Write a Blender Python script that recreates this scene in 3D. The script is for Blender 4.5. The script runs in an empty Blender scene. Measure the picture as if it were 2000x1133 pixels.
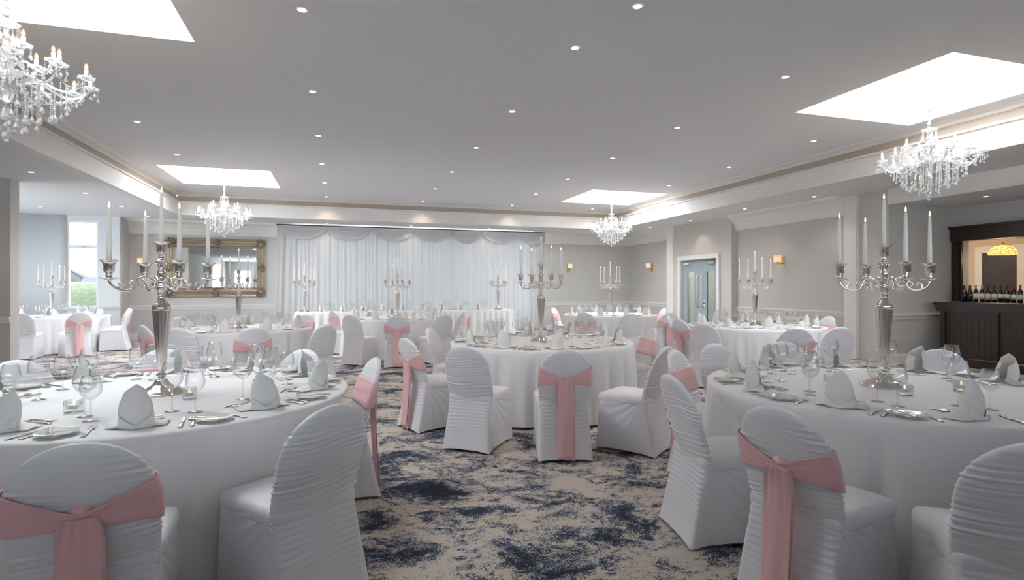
import bpy, math, random
import numpy as np
from mathutils import Vector, Matrix
random.seed(7)
SC = bpy.context.scene
COL = SC.collection
PI = math.pi
sin, cos = math.sin, math.cos

# ------------------------------------------------------------------ camera
YAW = math.atan(340 / 1088.0)
CAM_H = 1.40
cam_d = bpy.data.cameras.new('camera')
cam = bpy.data.objects.new('camera', cam_d); COL.objects.link(cam)
cam.location = (0, 0, CAM_H)
cam.rotation_euler = (PI / 2, 0, -YAW)
cam_d.sensor_width = 36.0
cam_d.lens = 1088 / 2000 * 36.0
cam_d.shift_y = -5.5 / 2000
cam_d.clip_start = 0.05; cam_d.clip_end = 300
SC.camera = cam

def proj(x, y, z=0.77):
    d = x * sin(YAW) + y * cos(YAW)
    if d <= 0.05: return (-9999, -9999, d)
    return (1000 + 1088 * (x * cos(YAW) - y * sin(YAW)) / d, 561 - 1088 * (z - CAM_H) / d, d)
def in_view(x, y, z=0.77, m=60):
    u, v, d = proj(x, y, z)
    return d > 0.3 and -m < u < 2000 + m and -m < v < 1133 + m

# ------------------------------------------------------------------ materials
def new_mat(name):
    m = bpy.data.materials.new(name); m.use_nodes = True
    nt = m.node_tree; nt.nodes.clear()
    out = nt.nodes.new('ShaderNodeOutputMaterial')
    return m, nt, out
def N(nt, t, **kw):
    n = nt.nodes.new(t)
    for k, v in kw.items():
        if hasattr(n, k): setattr(n, k, v)
        else: n.inputs[k].default_value = v
    return n
def L(nt, a, b): nt.links.new(a, b)
def bsdf(nt, out, base, rough=0.5, metal=0.0, **kw):
    b = nt.nodes.new('ShaderNodeBsdfPrincipled')
    b.inputs['Base Color'].default_value = (*base, 1)
    b.inputs['Roughness'].default_value = rough
    b.inputs['Metallic'].default_value = metal
    for k, v in kw.items(): b.inputs[k.replace('_', ' ')].default_value = v
    L(nt, b.outputs[0], out.inputs[0])
    return b
def simple(name, base, rough=0.5, metal=0.0, bump=0.0, scale=40.0, vary=0.0, stretch=(1, 1, 1), dist=0.002, **kw):
    m, nt, out = new_mat(name)
    b = bsdf(nt, out, base, rough, metal, **kw)
    tc = N(nt, 'ShaderNodeTexCoord'); mp = N(nt, 'ShaderNodeMapping')
    mp.inputs['Scale'].default_value = stretch
    L(nt, tc.outputs['Object'], mp.inputs[0])
    nz = N(nt, 'ShaderNodeTexNoise'); nz.inputs['Scale'].default_value = scale; nz.inputs['Detail'].default_value = 4
    L(nt, mp.outputs[0], nz.inputs['Vector'])
    if vary > 0:
        mx = N(nt, 'ShaderNodeMix', data_type='RGBA')
        mx.inputs['A'].default_value = (*[c * (1 - vary) for c in base], 1) if False else (0, 0, 0, 1)
        mx.inputs[6].default_value = (*[c * (1 - vary) for c in base], 1)
        mx.inputs[7].default_value = (*[min(1, c * (1 + vary)) for c in base], 1)
        L(nt, nz.outputs[0], mx.inputs[0]); L(nt, mx.outputs[2], b.inputs['Base Color'])
    if bump > 0:
        bp = N(nt, 'ShaderNodeBump'); bp.inputs['Strength'].default_value = bump; bp.inputs['Distance'].default_value = dist
        L(nt, nz.outputs[0], bp.inputs['Height']); L(nt, bp.outputs[0], b.inputs['Normal'])
    return m
def emit(name, col, s):
    m, nt, out = new_mat(name)
    e = N(nt, 'ShaderNodeEmission'); e.inputs[0].default_value = (*col, 1); e.inputs[1].default_value = s
    L(nt, e.outputs[0], out.inputs[0]); return m
def thin_glass(name, tint=(1, 1, 1), ior=1.5, rough=0.0, boost=1.0, power=5.0):
    m, nt, out = new_mat(name)
    tr = N(nt, 'ShaderNodeBsdfTransparent'); tr.inputs[0].default_value = (*tint, 1)
    gl = N(nt, 'ShaderNodeBsdfGlossy'); gl.inputs['Roughness'].default_value = rough
    ge = N(nt, 'ShaderNodeNewGeometry')
    dt = N(nt, 'ShaderNodeVectorMath', operation='DOT_PRODUCT'); L(nt, ge.outputs['Normal'], dt.inputs[0]); L(nt, ge.outputs['Incoming'], dt.inputs[1])
    def mth(op, a, b_=0.0, clamp=False):
        n_ = N(nt, 'ShaderNodeMath', operation=op); n_.use_clamp = clamp
        for i_, s_ in enumerate((a, b_)):
            if isinstance(s_, (int, float)): n_.inputs[i_].default_value = s_
            else: L(nt, s_, n_.inputs[i_])
        return n_
    f0 = ((ior - 1) / (ior + 1)) ** 2 + 0.02
    om = mth('SUBTRACT', 1.0, mth('ABSOLUTE', dt.outputs['Value']).outputs[0], True)
    fr = mth('MULTIPLY_ADD', mth('POWER', om.outputs[0], power).outputs[0], 1 - f0); fr.inputs[2].default_value = f0
    mu = mth('MULTIPLY', fr.outputs[0], boost, True)
    mx = N(nt, 'ShaderNodeMixShader')
    L(nt, mu.outputs[0], mx.inputs[0]); L(nt, tr.outputs[0], mx.inputs[1]); L(nt, gl.outputs[0], mx.inputs[2])
    L(nt, mx.outputs[0], out.inputs[0]); return m
M = {}
M['paint_ceiling'] = simple('ceiling_paint', (0.76, 0.765, 0.785), 0.9, bump=0.05, scale=60)
M['paint_wall'] = simple('wall_paint', (0.54, 0.52, 0.50), 0.85, bump=0.06, scale=80)
M['paint_bay'] = simple('bay_paint', (0.72, 0.75, 0.765), 0.85, bump=0.06, scale=80)
M['paint_trim'] = simple('trim_paint', (0.74, 0.715, 0.69), 0.5, bump=0.03, scale=50)
M['paint_white'] = simple('white_paint', (0.86, 0.86, 0.85), 0.5, bump=0.02, scale=50)
M['cove'] = simple('shaded_cove_taupe', (0.50, 0.43, 0.37), 0.8, bump=0.03, scale=50)  # taupe puts the recess's shade and warm tint into the colour
M['fabric'] = simple('white_stretch_cover', (0.885, 0.88, 0.92), 0.42, bump=0.08, scale=350, dist=0.0006, Sheen_Weight=0.25)
M['cloth'] = simple('white_table_linen', (0.92, 0.92, 0.93), 0.75, bump=0.1, scale=420, dist=0.0005, Sheen_Weight=0.15)
M['napkin'] = simple('ivory_napkin_linen', (0.88, 0.87, 0.85), 0.8, bump=0.12, scale=420, dist=0.0005)
M['satin'] = simple('pink_satin', (0.96, 0.575, 0.60), 0.33, bump=0.05, scale=300, dist=0.0005, stretch=(1, 1, 6), Sheen_Weight=0.12)
M['silver'] = simple('polished_nickel', (0.78, 0.73, 0.68), 0.13, 1.0, bump=0.02, scale=30)
M['steel'] = simple('cutlery_steel', (0.72, 0.70, 0.68), 0.18, 1.0)
M['china'] = simple('white_china', (0.85, 0.84, 0.78), 0.12, Coat_Weight=0.5)
M['wax'] = simple('candle_wax', (0.95, 0.94, 0.92), 0.35, Subsurface_Weight=0.0)
def wax():
    m, nt, out = new_mat('ivory_candle_wax')
    b = bsdf(nt, out, (0.95, 0.94, 0.91), 0.35)
    t = N(nt, 'ShaderNodeBsdfTranslucent'); t.inputs[0].default_value = (0.97, 0.95, 0.91, 1)
    a = N(nt, 'ShaderNodeMixShader'); a.inputs[0].default_value = 0.45
    L(nt, b.outputs[0], a.inputs[1]); L(nt, t.outputs[0], a.inputs[2]); L(nt, a.outputs[0], out.inputs[0]); return m
M['wax'] = wax()
M['wick'] = simple('burnt_wick', (0.03, 0.025, 0.02), 0.9)
M['flame'] = emit('candle_flame', (1.0, 0.52, 0.22), 2.0)
M['glass'] = thin_glass('clear_glass', (0.975, 0.98, 0.98), 1.5, 0.0, 1.4, 2.3)
M['pane'] = thin_glass('window_glass', (0.97, 0.985, 0.985), 1.45)
M['thick_glass'] = thin_glass('thick_holder_glass', (0.955, 0.975, 0.97), 1.55, 0.02, 1.8, 3.0)
M['bulb'] = emit('hot_filament_glow', (1.0, 0.70, 0.40), 95)
def bulb_glass():
    m, nt, out = new_mat('warm_bulb_glass')
    t = N(nt, 'ShaderNodeBsdfTransparent'); e = N(nt, 'ShaderNodeEmission'); e.inputs[0].default_value = (1.0, 0.52, 0.18, 1); e.inputs[1].default_value = 0.22
    a = N(nt, 'ShaderNodeAddShader'); L(nt, t.outputs[0], a.inputs[0]); L(nt, e.outputs[0], a.inputs[1]); L(nt, a.outputs[0], out.inputs[0]); return m
M['bulb_glass'] = bulb_glass()
M['small_bulb'] = emit('small_wall_bulb_glow', (1.0, 0.70, 0.42), 6)
M['down'] = emit('downlight_glow', (1.0, 0.74, 0.52), 6)
M['sky_near'] = emit('skylight_daylight_near', (0.90, 0.95, 1.0), 5.4)
M['sky_far'] = emit('skylight_daylight_far', (0.90, 0.95, 1.0), 10.0)
M['gold'] = simple('antique_gilt', (0.34, 0.28, 0.20), 0.42, 0.6, bump=0.5, scale=60, vary=0.35, dist=0.004)
M['brass'] = simple('polished_brass', (0.80, 0.60, 0.28), 0.2, 1.0)
M['mirror'] = simple('mirror_silvering', (0.93, 0.95, 0.95), 0.01, 1.0)
M['dark_wood'] = simple('dark_bar_wood', (0.030, 0.018, 0.014), 0.35, bump=0.15, scale=12, vary=0.4, stretch=(6, 6, 0.6))
M['door_paint'] = simple('blue_grey_door_paint', (0.32, 0.38, 0.40), 0.4, bump=0.02)
M['chrome'] = simple('brushed_chrome', (0.7, 0.7, 0.7), 0.25, 1.0)
M['frosted'] = thin_glass('pale_green_door_glass', (0.84, 0.88, 0.85), 1.5, 0.15, 2.0)
M['bottle'] = simple('dark_wine_bottle', (0.006, 0.008, 0.007), 0.08, Coat_Weight=0.6)
M['label_paper'] = simple('cream_bottle_label', (0.72, 0.69, 0.62), 0.7, vary=0.1, scale=90)
M['foil_red'] = simple('red_foil_capsule', (0.30, 0.03, 0.04), 0.3, 0.5)
M['foil_gold'] = simple('gold_foil_capsule', (0.50, 0.33, 0.12), 0.3, 0.7)
M['foil_black'] = simple('black_foil_capsule', (0.02, 0.02, 0.02), 0.3, 0.3)
M['shade_cloth'] = None
M['warm_wall'] = simple('warm_cream_paint', (0.62, 0.52, 0.40), 0.8)
M['brick'] = simple('grey_house_render', (0.085, 0.088, 0.095), 0.9, vary=0.1)  # house and roof colours darkened to offset the overbright daylight outside
M['slate'] = simple('slate_roof', (0.050, 0.052, 0.060), 0.8, vary=0.2)
M['plastic'] = simple('white_plastic', (0.85, 0.85, 0.85), 0.35)
M['blue_sign'] = simple('blue_sign_paint', (0.05, 0.16, 0.45), 0.4)

def crystal():
    m, nt, out = new_mat('cut_crystal')
    gl = N(nt, 'ShaderNodeBsdfGlass'); gl.inputs['IOR'].default_value = 1.45; gl.inputs['Roughness'].default_value = 0.0
    gs = N(nt, 'ShaderNodeBsdfGlossy'); gs.inputs['Roughness'].default_value = 0.03
    tr = N(nt, 'ShaderNodeBsdfTransparent')
    fr = N(nt, 'ShaderNodeFresnel'); fr.inputs[0].default_value = 2.2
    mx = N(nt, 'ShaderNodeMixShader'); L(nt, fr.outputs[0], mx.inputs[0]); L(nt, tr.outputs[0], mx.inputs[1]); L(nt, gs.outputs[0], mx.inputs[2])
    m2 = N(nt, 'ShaderNodeMixShader'); m2.inputs[0].default_value = 0.55
    df = N(nt, 'ShaderNodeBsdfDiffuse'); df.inputs[0].default_value = (0.95, 0.96, 0.97, 1)
    trl = N(nt, 'ShaderNodeBsdfTranslucent'); trl.inputs[0].default_value = (0.95, 0.96, 0.97, 1)
    m3 = N(nt, 'ShaderNodeMixShader'); m3.inputs[0].default_value = 0.5
    L(nt, df.outputs[0], m3.inputs[1]); L(nt, trl.outputs[0], m3.inputs[2])
    m4 = N(nt, 'ShaderNodeMixShader'); m4.inputs[0].default_value = 0.45
    L(nt, gl.outputs[0], m4.inputs[1]); L(nt, m3.outputs[0], m4.inputs[2])
    L(nt, mx.outputs[0], m2.inputs[1]); L(nt, m4.outputs[0], m2.inputs[2])
    L(nt, m2.outputs[0], out.inputs[0]); return m
M['crystal'] = crystal()

def sheer():
    m, nt, out = new_mat('sheer_white_voile')
    d = N(nt, 'ShaderNodeBsdfDiffuse'); d.inputs[0].default_value = (0.90, 0.89, 0.89, 1)
    t = N(nt, 'ShaderNodeBsdfTranslucent'); t.inputs[0].default_value = (0.40, 0.40, 0.405, 1)
    x = N(nt, 'ShaderNodeBsdfTransparent')
    a = N(nt, 'ShaderNodeMixShader'); a.inputs[0].default_value = 0.45
    b = N(nt, 'ShaderNodeMixShader'); b.inputs[0].default_value = 0.03
    L(nt, d.outputs[0], a.inputs[1]); L(nt, t.outputs[0], a.inputs[2])
    L(nt, a.outputs[0], b.inputs[1]); L(nt, x.outputs[0], b.inputs[2]); L(nt, b.outputs[0], out.inputs[0]); return m
M['sheer'] = sheer()
def swag_m():
    m, nt, out = new_mat('gathered_white_swag')
    d = N(nt, 'ShaderNodeBsdfDiffuse'); d.inputs[0].default_value = (0.92, 0.91, 0.91, 1)
    t = N(nt, 'ShaderNodeBsdfTranslucent'); t.inputs[0].default_value = (0.86, 0.86, 0.87, 1)
    a = N(nt, 'ShaderNodeMixShader'); a.inputs[0].default_value = 0.55
    L(nt, d.outputs[0], a.inputs[1]); L(nt, t.outputs[0], a.inputs[2]); L(nt, a.outputs[0], out.inputs[0]); return m
M['swag'] = swag_m()

def shade():
    m, nt, out = new_mat('lit_lamp_shade')
    d = N(nt, 'ShaderNodeBsdfDiffuse'); d.inputs[0].default_value = (0.85, 0.82, 0.78, 1)
    t = N(nt, 'ShaderNodeBsdfTranslucent'); t.inputs[0].default_value = (0.9, 0.8, 0.66, 1)
    a = N(nt, 'ShaderNodeMixShader'); a.inputs[0].default_value = 0.5
    L(nt, d.outputs[0], a.inputs[1]); L(nt, t.outputs[0], a.inputs[2]); L(nt, a.outputs[0], out.inputs[0]); return m
M['shade_cloth'] = shade()

def pendant():
    m, nt, out = new_mat('amber_mosaic_shade')
    tc = N(nt, 'ShaderNodeTexCoord')
    v = N(nt, 'ShaderNodeTexVoronoi', feature='DISTANCE_TO_EDGE'); v.inputs['Scale'].default_value = 17
    L(nt, tc.outputs['Object'], v.inputs['Vector'])
    r = N(nt, 'ShaderNodeValToRGB'); r.color_ramp.elements[0].color = (0.25, 0.07, 0.01, 1); r.color_ramp.elements[1].position = 0.16
    r.color_ramp.elements[1].color = (1.0, 0.50, 0.15, 1)
    L(nt, v.outputs['Distance'], r.inputs[0])
    e = N(nt, 'ShaderNodeEmission'); e.inputs[1].default_value = 1.0; L(nt, r.outputs[0], e.inputs[0]); L(nt, e.outputs[0], out.inputs[0]); return m
M['pendant'] = pendant()

def carpet():
    m, nt, out = new_mat('navy_and_cream_carpet')
    b = bsdf(nt, out, (0.5, 0.5, 0.5), 0.95)
    tc = N(nt, 'ShaderNodeTexCoord')
    mp = N(nt, 'ShaderNodeMapping'); mp.inputs['Rotation'].default_value = (0, 0, 0.5); mp.inputs['Scale'].default_value = (0.95, 1.1, 1)
    L(nt, tc.outputs['Object'], mp.inputs[0])
    def noise(scale, detail, rough=0.55, dist=0.0, src=mp.outputs[0], off=0.0):
        n = N(nt, 'ShaderNodeTexNoise'); n.inputs['Scale'].default_value = scale; n.inputs['Detail'].default_value = detail
        n.inputs['Roughness'].default_value = rough; n.inputs['Distortion'].default_value = dist
        if off:
            a = N(nt, 'ShaderNodeVectorMath', operation='ADD'); a.inputs[1].default_value = (off, off * 1.7, off * 0.3)
            L(nt, src, a.inputs[0]); src = a.outputs[0]
        L(nt, src, n.inputs['Vector']); return n
    def math_(op, a, bb):
        n = N(nt, 'ShaderNodeMath', operation=op)
        for i, s in enumerate((a, bb)):
            if isinstance(s, (int, float)): n.inputs[i].default_value = s
            else: L(nt, s, n.inputs[i])
        return n.outputs[0]
    n1 = noise(2.3, 7, 0.66, 0.7)
    fine = noise(105, 3, 0.6, 0, tc.outputs['Object'])
    mid = noise(22, 3, 0.6, 0.3)
    n2 = noise(4.6, 6, 0.66, 0.9, off=11.3)
    hm_ = math_('MINIMUM', n1.outputs[0], math_('ADD', n2.outputs[0], 0.045))
    h = math_('ADD', hm_, math_('MULTIPLY', math_('SUBTRACT', fine.outputs[0], 0.5), 0.55))
    h = math_('ADD', h, math_('MULTIPLY', math_('SUBTRACT', mid.outputs[0], 0.5), 0.28))
    r = N(nt, 'ShaderNodeValToRGB'); r.color_ramp.interpolation = 'LINEAR'
    e = r.color_ramp.elements
    e[0].position = 0.0; e[0].color = (0.006, 0.010, 0.020, 1)
    e[1].position = 0.392; e[1].color = (0.011, 0.018, 0.036, 1)
    for p, c in [(0.425, (0.06, 0.085, 0.15, 1)), (0.464, (0.22, 0.23, 0.25, 1)), (0.49, (0.55, 0.49, 0.43, 1)), (0.60, (0.66, 0.58, 0.50, 1)), (0.75, (0.42, 0.39, 0.37, 1))]:
        q = e.new(p); q.color = c
    L(nt, h, r.inputs[0])
    # colour drifts: blue-grey wash inside the dark areas, warmer and greyer creams elsewhere
    n4 = noise(3.2, 4, 0.6, 0.4, off=53.0)
    pr = N(nt, 'ShaderNodeValToRGB'); pr.color_ramp.elements[0].position = 0.50; pr.color_ramp.elements[1].position = 0.62; L(nt, n4.outputs[0], pr.inputs[0])
    m2 = N(nt, 'ShaderNodeMix', data_type='RGBA', blend_type='ADD'); L(nt, math_('MULTIPLY', pr.outputs[0], 1.0), m2.inputs[0]); L(nt, r.outputs[0], m2.inputs[6]); m2.inputs[7].default_value = (0.006, 0.014, 0.034, 1)
    L(nt, m2.outputs[2], b.inputs['Base Color'])
    bp = N(nt, 'ShaderNodeBump'); bp.inputs['Strength'].default_value = 0.4; bp.inputs['Distance'].default_value = 0.004
    L(nt, fine.outputs[0], bp.inputs['Height']); L(nt, bp.outputs[0], b.inputs['Normal'])
    return m
M['carpet'] = carpet()
M['hedge'] = simple('hedge_leaves', (0.065, 0.085, 0.040), 0.7, bump=0.8, scale=9, vary=0.6, dist=0.1)  # outdoor greens darkened as well, so daylight does not wash them out
M['grass'] = simple('lawn', (0.055, 0.07, 0.035), 0.9, vary=0.4, scale=4)

# ------------------------------------------------------------------ mesh builder
class MB:
    def __init__(s): s.v = []; s.f = []; s.sm = []
    def add(s, vs, fs, smooth=True):
        o = len(s.v); s.v.extend([tuple(p) for p in vs])
        s.f.extend([tuple(i + o for i in f) for f in fs]); s.sm.extend([smooth] * len(fs)); return s
    def box(s, x0, x1, y0, y1, z0, z1):
        v = [(x0, y0, z0), (x1, y0, z0), (x1, y1, z0), (x0, y1, z0), (x0, y0, z1), (x1, y0, z1), (x1, y1, z1), (x0, y1, z1)]
        return s.add(v, [(0, 3, 2, 1), (4, 5, 6, 7), (0, 1, 5, 4), (1, 2, 6, 5), (2, 3, 7, 6), (3, 0, 4, 7)], False)
    def rings(s, rs, cap0=True, cap1=True, smooth=True, closed=True):
        n = len(rs[0]); vs = [p for r in rs for p in r]; fs = []
        for i in range(len(rs) - 1):
            for j in range(n if closed else n - 1):
                k = (j + 1) % n
                fs.append((i * n + j, i * n + k, (i + 1) * n + k, (i + 1) * n + j))
        if cap0: fs.append(tuple(reversed(range(n))))
        if cap1: fs.append(tuple(range((len(rs) - 1) * n, len(rs) * n)))
        return s.add(vs, fs, smooth)
    def lathe(s, prof, n=32, c=(0, 0, 0), mod=None, cap0=True, cap1=True, smooth=True):
        rs = []
        for r, z in prof:
            rs.append([(c[0] + r * (mod(a, z) if mod else 1) * cos(a), c[1] + r * (mod(a, z) if mod else 1) * sin(a), c[2] + z) for a in [2 * PI * j / n for j in range(n)]])
        return s.rings(rs, cap0, cap1, smooth)
    def tube(s, path, rad, n=10, caps=True):
        P = [Vector(p) for p in path]; rs = []
        up = Vector((0, 0, 1)); prev = None
        for i, p in enumerate(P):
            t = (P[min(i + 1, len(P) - 1)] - P[max(i - 1, 0)]).normalized()
            if prev is None:
                a = t.cross(up)
                if a.length < 1e-3: a = t.cross(Vector((1, 0, 0)))
            else:
                a = prev - t * prev.dot(t)
            a.normalize(); b = t.cross(a); prev = a
            r = rad[i] if isinstance(rad, (list, tuple)) else rad
            rs.append([tuple(p + a * (r * cos(q)) + b * (r * sin(q))) for q in [2 * PI * j / n for j in range(n)]])
        return s.rings(rs, caps, caps)
    def ball(s, c, r, n=10, m=6, sz=1.0):
        prof = [(r * sin(PI * i / m) + 1e-5, -r * sz * cos(PI * i / m)) for i in range(m + 1)]
        return s.lathe(prof, n, c)
    def slab(s, G, th):
        G = np.array(G, float); du = np.gradient(G, axis=0); dv = np.gradient(G, axis=1)
        nn = np.cross(du, dv); ln = np.linalg.norm(nn, axis=2, keepdims=True); ln[ln < 1e-9] = 1; nn /= ln
        A = G + nn * th / 2; B = G - nn * th / 2; a, b = G.shape[:2]
        vs = [tuple(p) for p in A.reshape(-1, 3)] + [tuple(p) for p in B.reshape(-1, 3)]; fs = []; o = a * b
        for i in range(a - 1):
            for j in range(b - 1):
                q = (i * b + j, (i + 1) * b + j, (i + 1) * b + j + 1, i * b + j + 1)
                fs.append(q); fs.append(tuple(o + k for k in reversed(q)))
        rim = [(0, j) for j in range(b)] + [(i, b - 1) for i in range(1, a)] + [(a - 1, j) for j in range(b - 2, -1, -1)] + [(i, 0) for i in range(a - 2, 0, -1)]
        for k in range(len(rim)):
            p, q = rim[k], rim[(k + 1) % len(rim)]; p = p[0] * b + p[1]; q = q[0] * b + q[1]
            fs.append((p, q, q + o, p + o))
        return s.add(vs, fs, True)
    def prism(s, prof, p0, p1, nrm):
        # profile (outward, z) swept from p0 to p1 (xy); outward along nrm
        rs = [[(p[0] + nrm[0] * a, p[1] + nrm[1] * a, z) for a, z in prof] for p in (p0, p1)]
        return s.rings(rs, True, True, False)
    def xform(s, mat):
        s.v = [tuple(mat @ Vector(p)) for p in s.v]; return s
    def _m(s, o):
        k = len(s.v); s.v.extend(o.v); s.f.extend([tuple(i + k for i in f) for f in o.f]); s.sm.extend(o.sm); return s
    def build(s, name, mat, parent=None, loc=None, rz=0):
        me = bpy.data.meshes.new(name); me.from_pydata(s.v, [], s.f); me.update()
        me.polygons.foreach_set('use_smooth', s.sm)
        me.materials.append(mat)
        o = bpy.data.objects.new(name, me); COL.objects.link(o)
        if parent is not None: o.parent = parent
        if loc is not None: o.location = loc
        o.rotation_euler.z = rz
        import bmesh
        b = bmesh.new(); b.from_mesh(me); bmesh.ops.recalc_face_normals(b, faces=b.faces); b.to_mesh(me); b.free()
        return o
def tag(o, label, cat, group=None):
    o['label'] = label; o['category'] = cat
    if group: o['group'] = group
    return o
def thing(name, label, cat, loc=(0, 0, 0), rz=0, group=None):
    o = bpy.data.objects.new(name, None); COL.objects.link(o); o.location = loc; o.rotation_euler = (0, 0, rz)
    o.empty_display_size = 0.1
    return tag(o, label, cat, group)
def struct(name, mb, mat, parent=None, **k):
    o = mb.build(name, mat, parent, **k)
    if parent is None: o['kind'] = 'structure'
    return o
KIDS = {}
def copy_tree(o, parent=None):
    c = o.copy(); COL.objects.link(c)
    if parent is not None:
        c.parent = parent
    kids = KIDS.get(o.name)
    if kids is None: kids = [k.name for k in o.children]; KIDS[o.name] = kids
    for k in kids: copy_tree(bpy.data.objects[k], c)
    return c
USED = set()
def place(proto, label, loc, rz=0, group=None, cat=None):
    if proto.name in USED: o = copy_tree(proto)
    else:
        KIDS[proto.name] = [k.name for k in proto.children]; USED.add(proto.name); o = proto
    o.location = loc; o.rotation_euler = (o.rotation_euler.x, o.rotation_euler.y, rz)
    o['label'] = label
    if group: o['group'] = group
    if cat: o['category'] = cat
    return o
# ------------------------------------------------------------------ room shell
ZS, ZC = 3.20, 3.75            # soffit and raised ceiling heights
TL, TR, TB, TF = -3.78, 8.15, 15.6, -1.5   # tray edges
WR, WB = 9.65, 17.2
struct('floor', MB().box(-10, 15, -9.2, 18, -0.1, 0), M['carpet'])
# raised ceiling with four skylight openings
xs = [TL - 0.2, -3.33, -1.31, 5.87, 7.92, TR + 0.2]; ys = [TF - 0.2, 4.0, 6.01, 12.25, 14.25, TB + 0.2]
cm = MB()
for i in range(5):
    for j in range(5):
        if i in (1, 3) and j in (1, 3): continue
        cm.box(xs[i], xs[i + 1], ys[j], ys[j + 1], ZC, ZC + 0.12)
struct('ceiling', cm, M['paint_ceiling'])
sm = MB()
sm.box(-9.2, TL - 0.05, -9.2, 17.4, ZS, ZS + 0.1); sm.box(TR + 0.05, 9.9, -9.2, 17.4, ZS, ZS + 0.1)
sm.box(TL - 0.05, TR + 0.05, TB + 0.05, 17.4, ZS, ZS + 0.1); sm.box(TL - 0.05, TR + 0.05, -9.2, TF - 0.05, ZS, ZS + 0.1)
struct('ceiling', sm, M['paint_ceiling'])
struct('ceiling', MB().box(WR + 0.15, 11.3, 3.0, 7.7, 2.922, 3.05), M['paint_ceiling'])
# tray edge: fascia, lip, recessed cove in shade-toned taupe, upper moulding
fas = [(0, 3.194), (0, 3.50), (0.035, 3.505), (0.035, 3.535), (-0.16, 3.535), (-0.16, 3.194)]
cov = [(-0.035, 3.535), (-0.035, 3.66), (-0.17, 3.66), (-0.17, 3.535)]
mol = [(-0.16, 3.66), (-0.02, 3.66), (0.0, 3.68), (0.0, 3.70), (0.07, 3.73), (0.09, 3.76), (-0.16, 3.76)]
tsides = [((TL, TF), (TL, TB), (1, 0)), ((TR, TF), (TR, TB), (-1, 0)), ((TL, TB), (TR, TB), (0, -1)), ((TL, TF), (TR, TF), (0, 1))]
for k, (a, b, n) in enumerate(tsides):
    ext = 0.10
    aa = (a[0], a[1]); bb = (b[0], b[1])
    struct('trim_%d' % (k + 1), MB().prism(fas, aa, bb, n), M['paint_trim'])
    a2 = (a[0] - (ext if n[1] else 0), a[1] - (ext if n[0] else 0)); b2 = (b[0] + (ext if n[1] else 0), b[1] + (ext if n[0] else 0))
    struct('trim_%d' % (k + 5), MB().prism(cov, a2, b2, n), M['cove'])
    struct('trim_%d' % (k + 9), MB().prism(mol, aa, bb, n), M['paint_trim'])
# skylights: white shaft, frame bars and daylight glazing
k = 0
for (x0, x1) in ((-3.33, -1.31), (5.87, 7.92)):
    for (y0, y1) in ((4.0, 6.01), (12.25, 14.25)):
        k += 1
        s = MB(); t = 0.06; h0, h1 = ZC + 0.0, 4.80
        s.box(x0 - t, x0, y0 - t, y1 + t, h0 + .12, h1); s.box(x1, x1 + t, y0 - t, y1 + t, h0 + .12, h1)
        s.box(x0, x1, y0 - t, y0, h0 + .12, h1); s.box(x0, x1, y1, y1 + t, h0 + .12, h1)
        w = struct('window_%d' % k, s, M['paint_white'])
        MB().box(x0 - t, x1 + t, y0 - t, y1 + t, h1, h1 + 0.04).build('glazing', M['sky_near' if y0 < 8 else 'sky_far'], w)
        xm, ym = (x0 + x1) / 2, (y0 + y1) / 2
        MB().box(xm - 0.05, xm + 0.05, y0, y1, h1 - 0.06, h1 - 0.002).build('beam', M['paint_white'], w)
        if k == 3:
            MB().box(x0 + 0.003, x0 + 0.05, y0 + 0.25, y0 + 0.95, ZC + 0.02, ZC + 0.10).build('opener', M['paint_trim'], w)

def wall(name, x0, x1, y0, y1, z0=0.0, z1=ZS, mat='paint_wall'):
    return struct(name, MB().box(x0, x1, y0, y1, z0, z1), M[mat])
def wall_holes(name, axis, c0, c1, a0, a1, holes, z1=ZS, mat='paint_wall'):
    """axis 'x': wall runs along x between a0,a1 at y c0..c1; holes = (a,b,zlo,zhi)"""
    m = MB()
    def bx(p, q, z0, zz):
        if q - p < 1e-4 or zz - z0 < 1e-4: return
        if axis == 'x': m.box(p, q, c0, c1, z0, zz)
        else: m.box(c0, c1, p, q, z0, zz)
    cur = a0
    for (p, q, zl, zh) in sorted(holes):
        bx(cur, p, 0, z1); bx(p, q, 0, zl); bx(p, q, zh, z1); cur = q
    bx(cur, a1, 0, z1)
    return struct(name, m, M[mat])
# back wall (window behind the voile) 
wall_holes('wall_back', 'x', WB, WB + 0.2, -5.33, WR + 0.2, [(-1.2, 6.0, 0.25, 3.10)])
winb = struct('window_5', MB().box(-1.2, 6.0, WB + 0.04, WB + 0.10, 0.25, 0.31).box(-1.2, 6.0, WB + 0.04, WB + 0.10, 3.04, 3.10), M['paint_white'])
for x in (-1.2, 1.2, 3.6, 5.94):
    MB().box(x, x + 0.06, WB + 0.04, WB + 0.10, 0.31, 3.04).build('mullion', M['paint_white'], winb)
MB().box(-1.2, 6.0, WB + 0.06, WB + 0.07, 0.31, 3.04).build('pane', M['pane'], winb)
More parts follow.
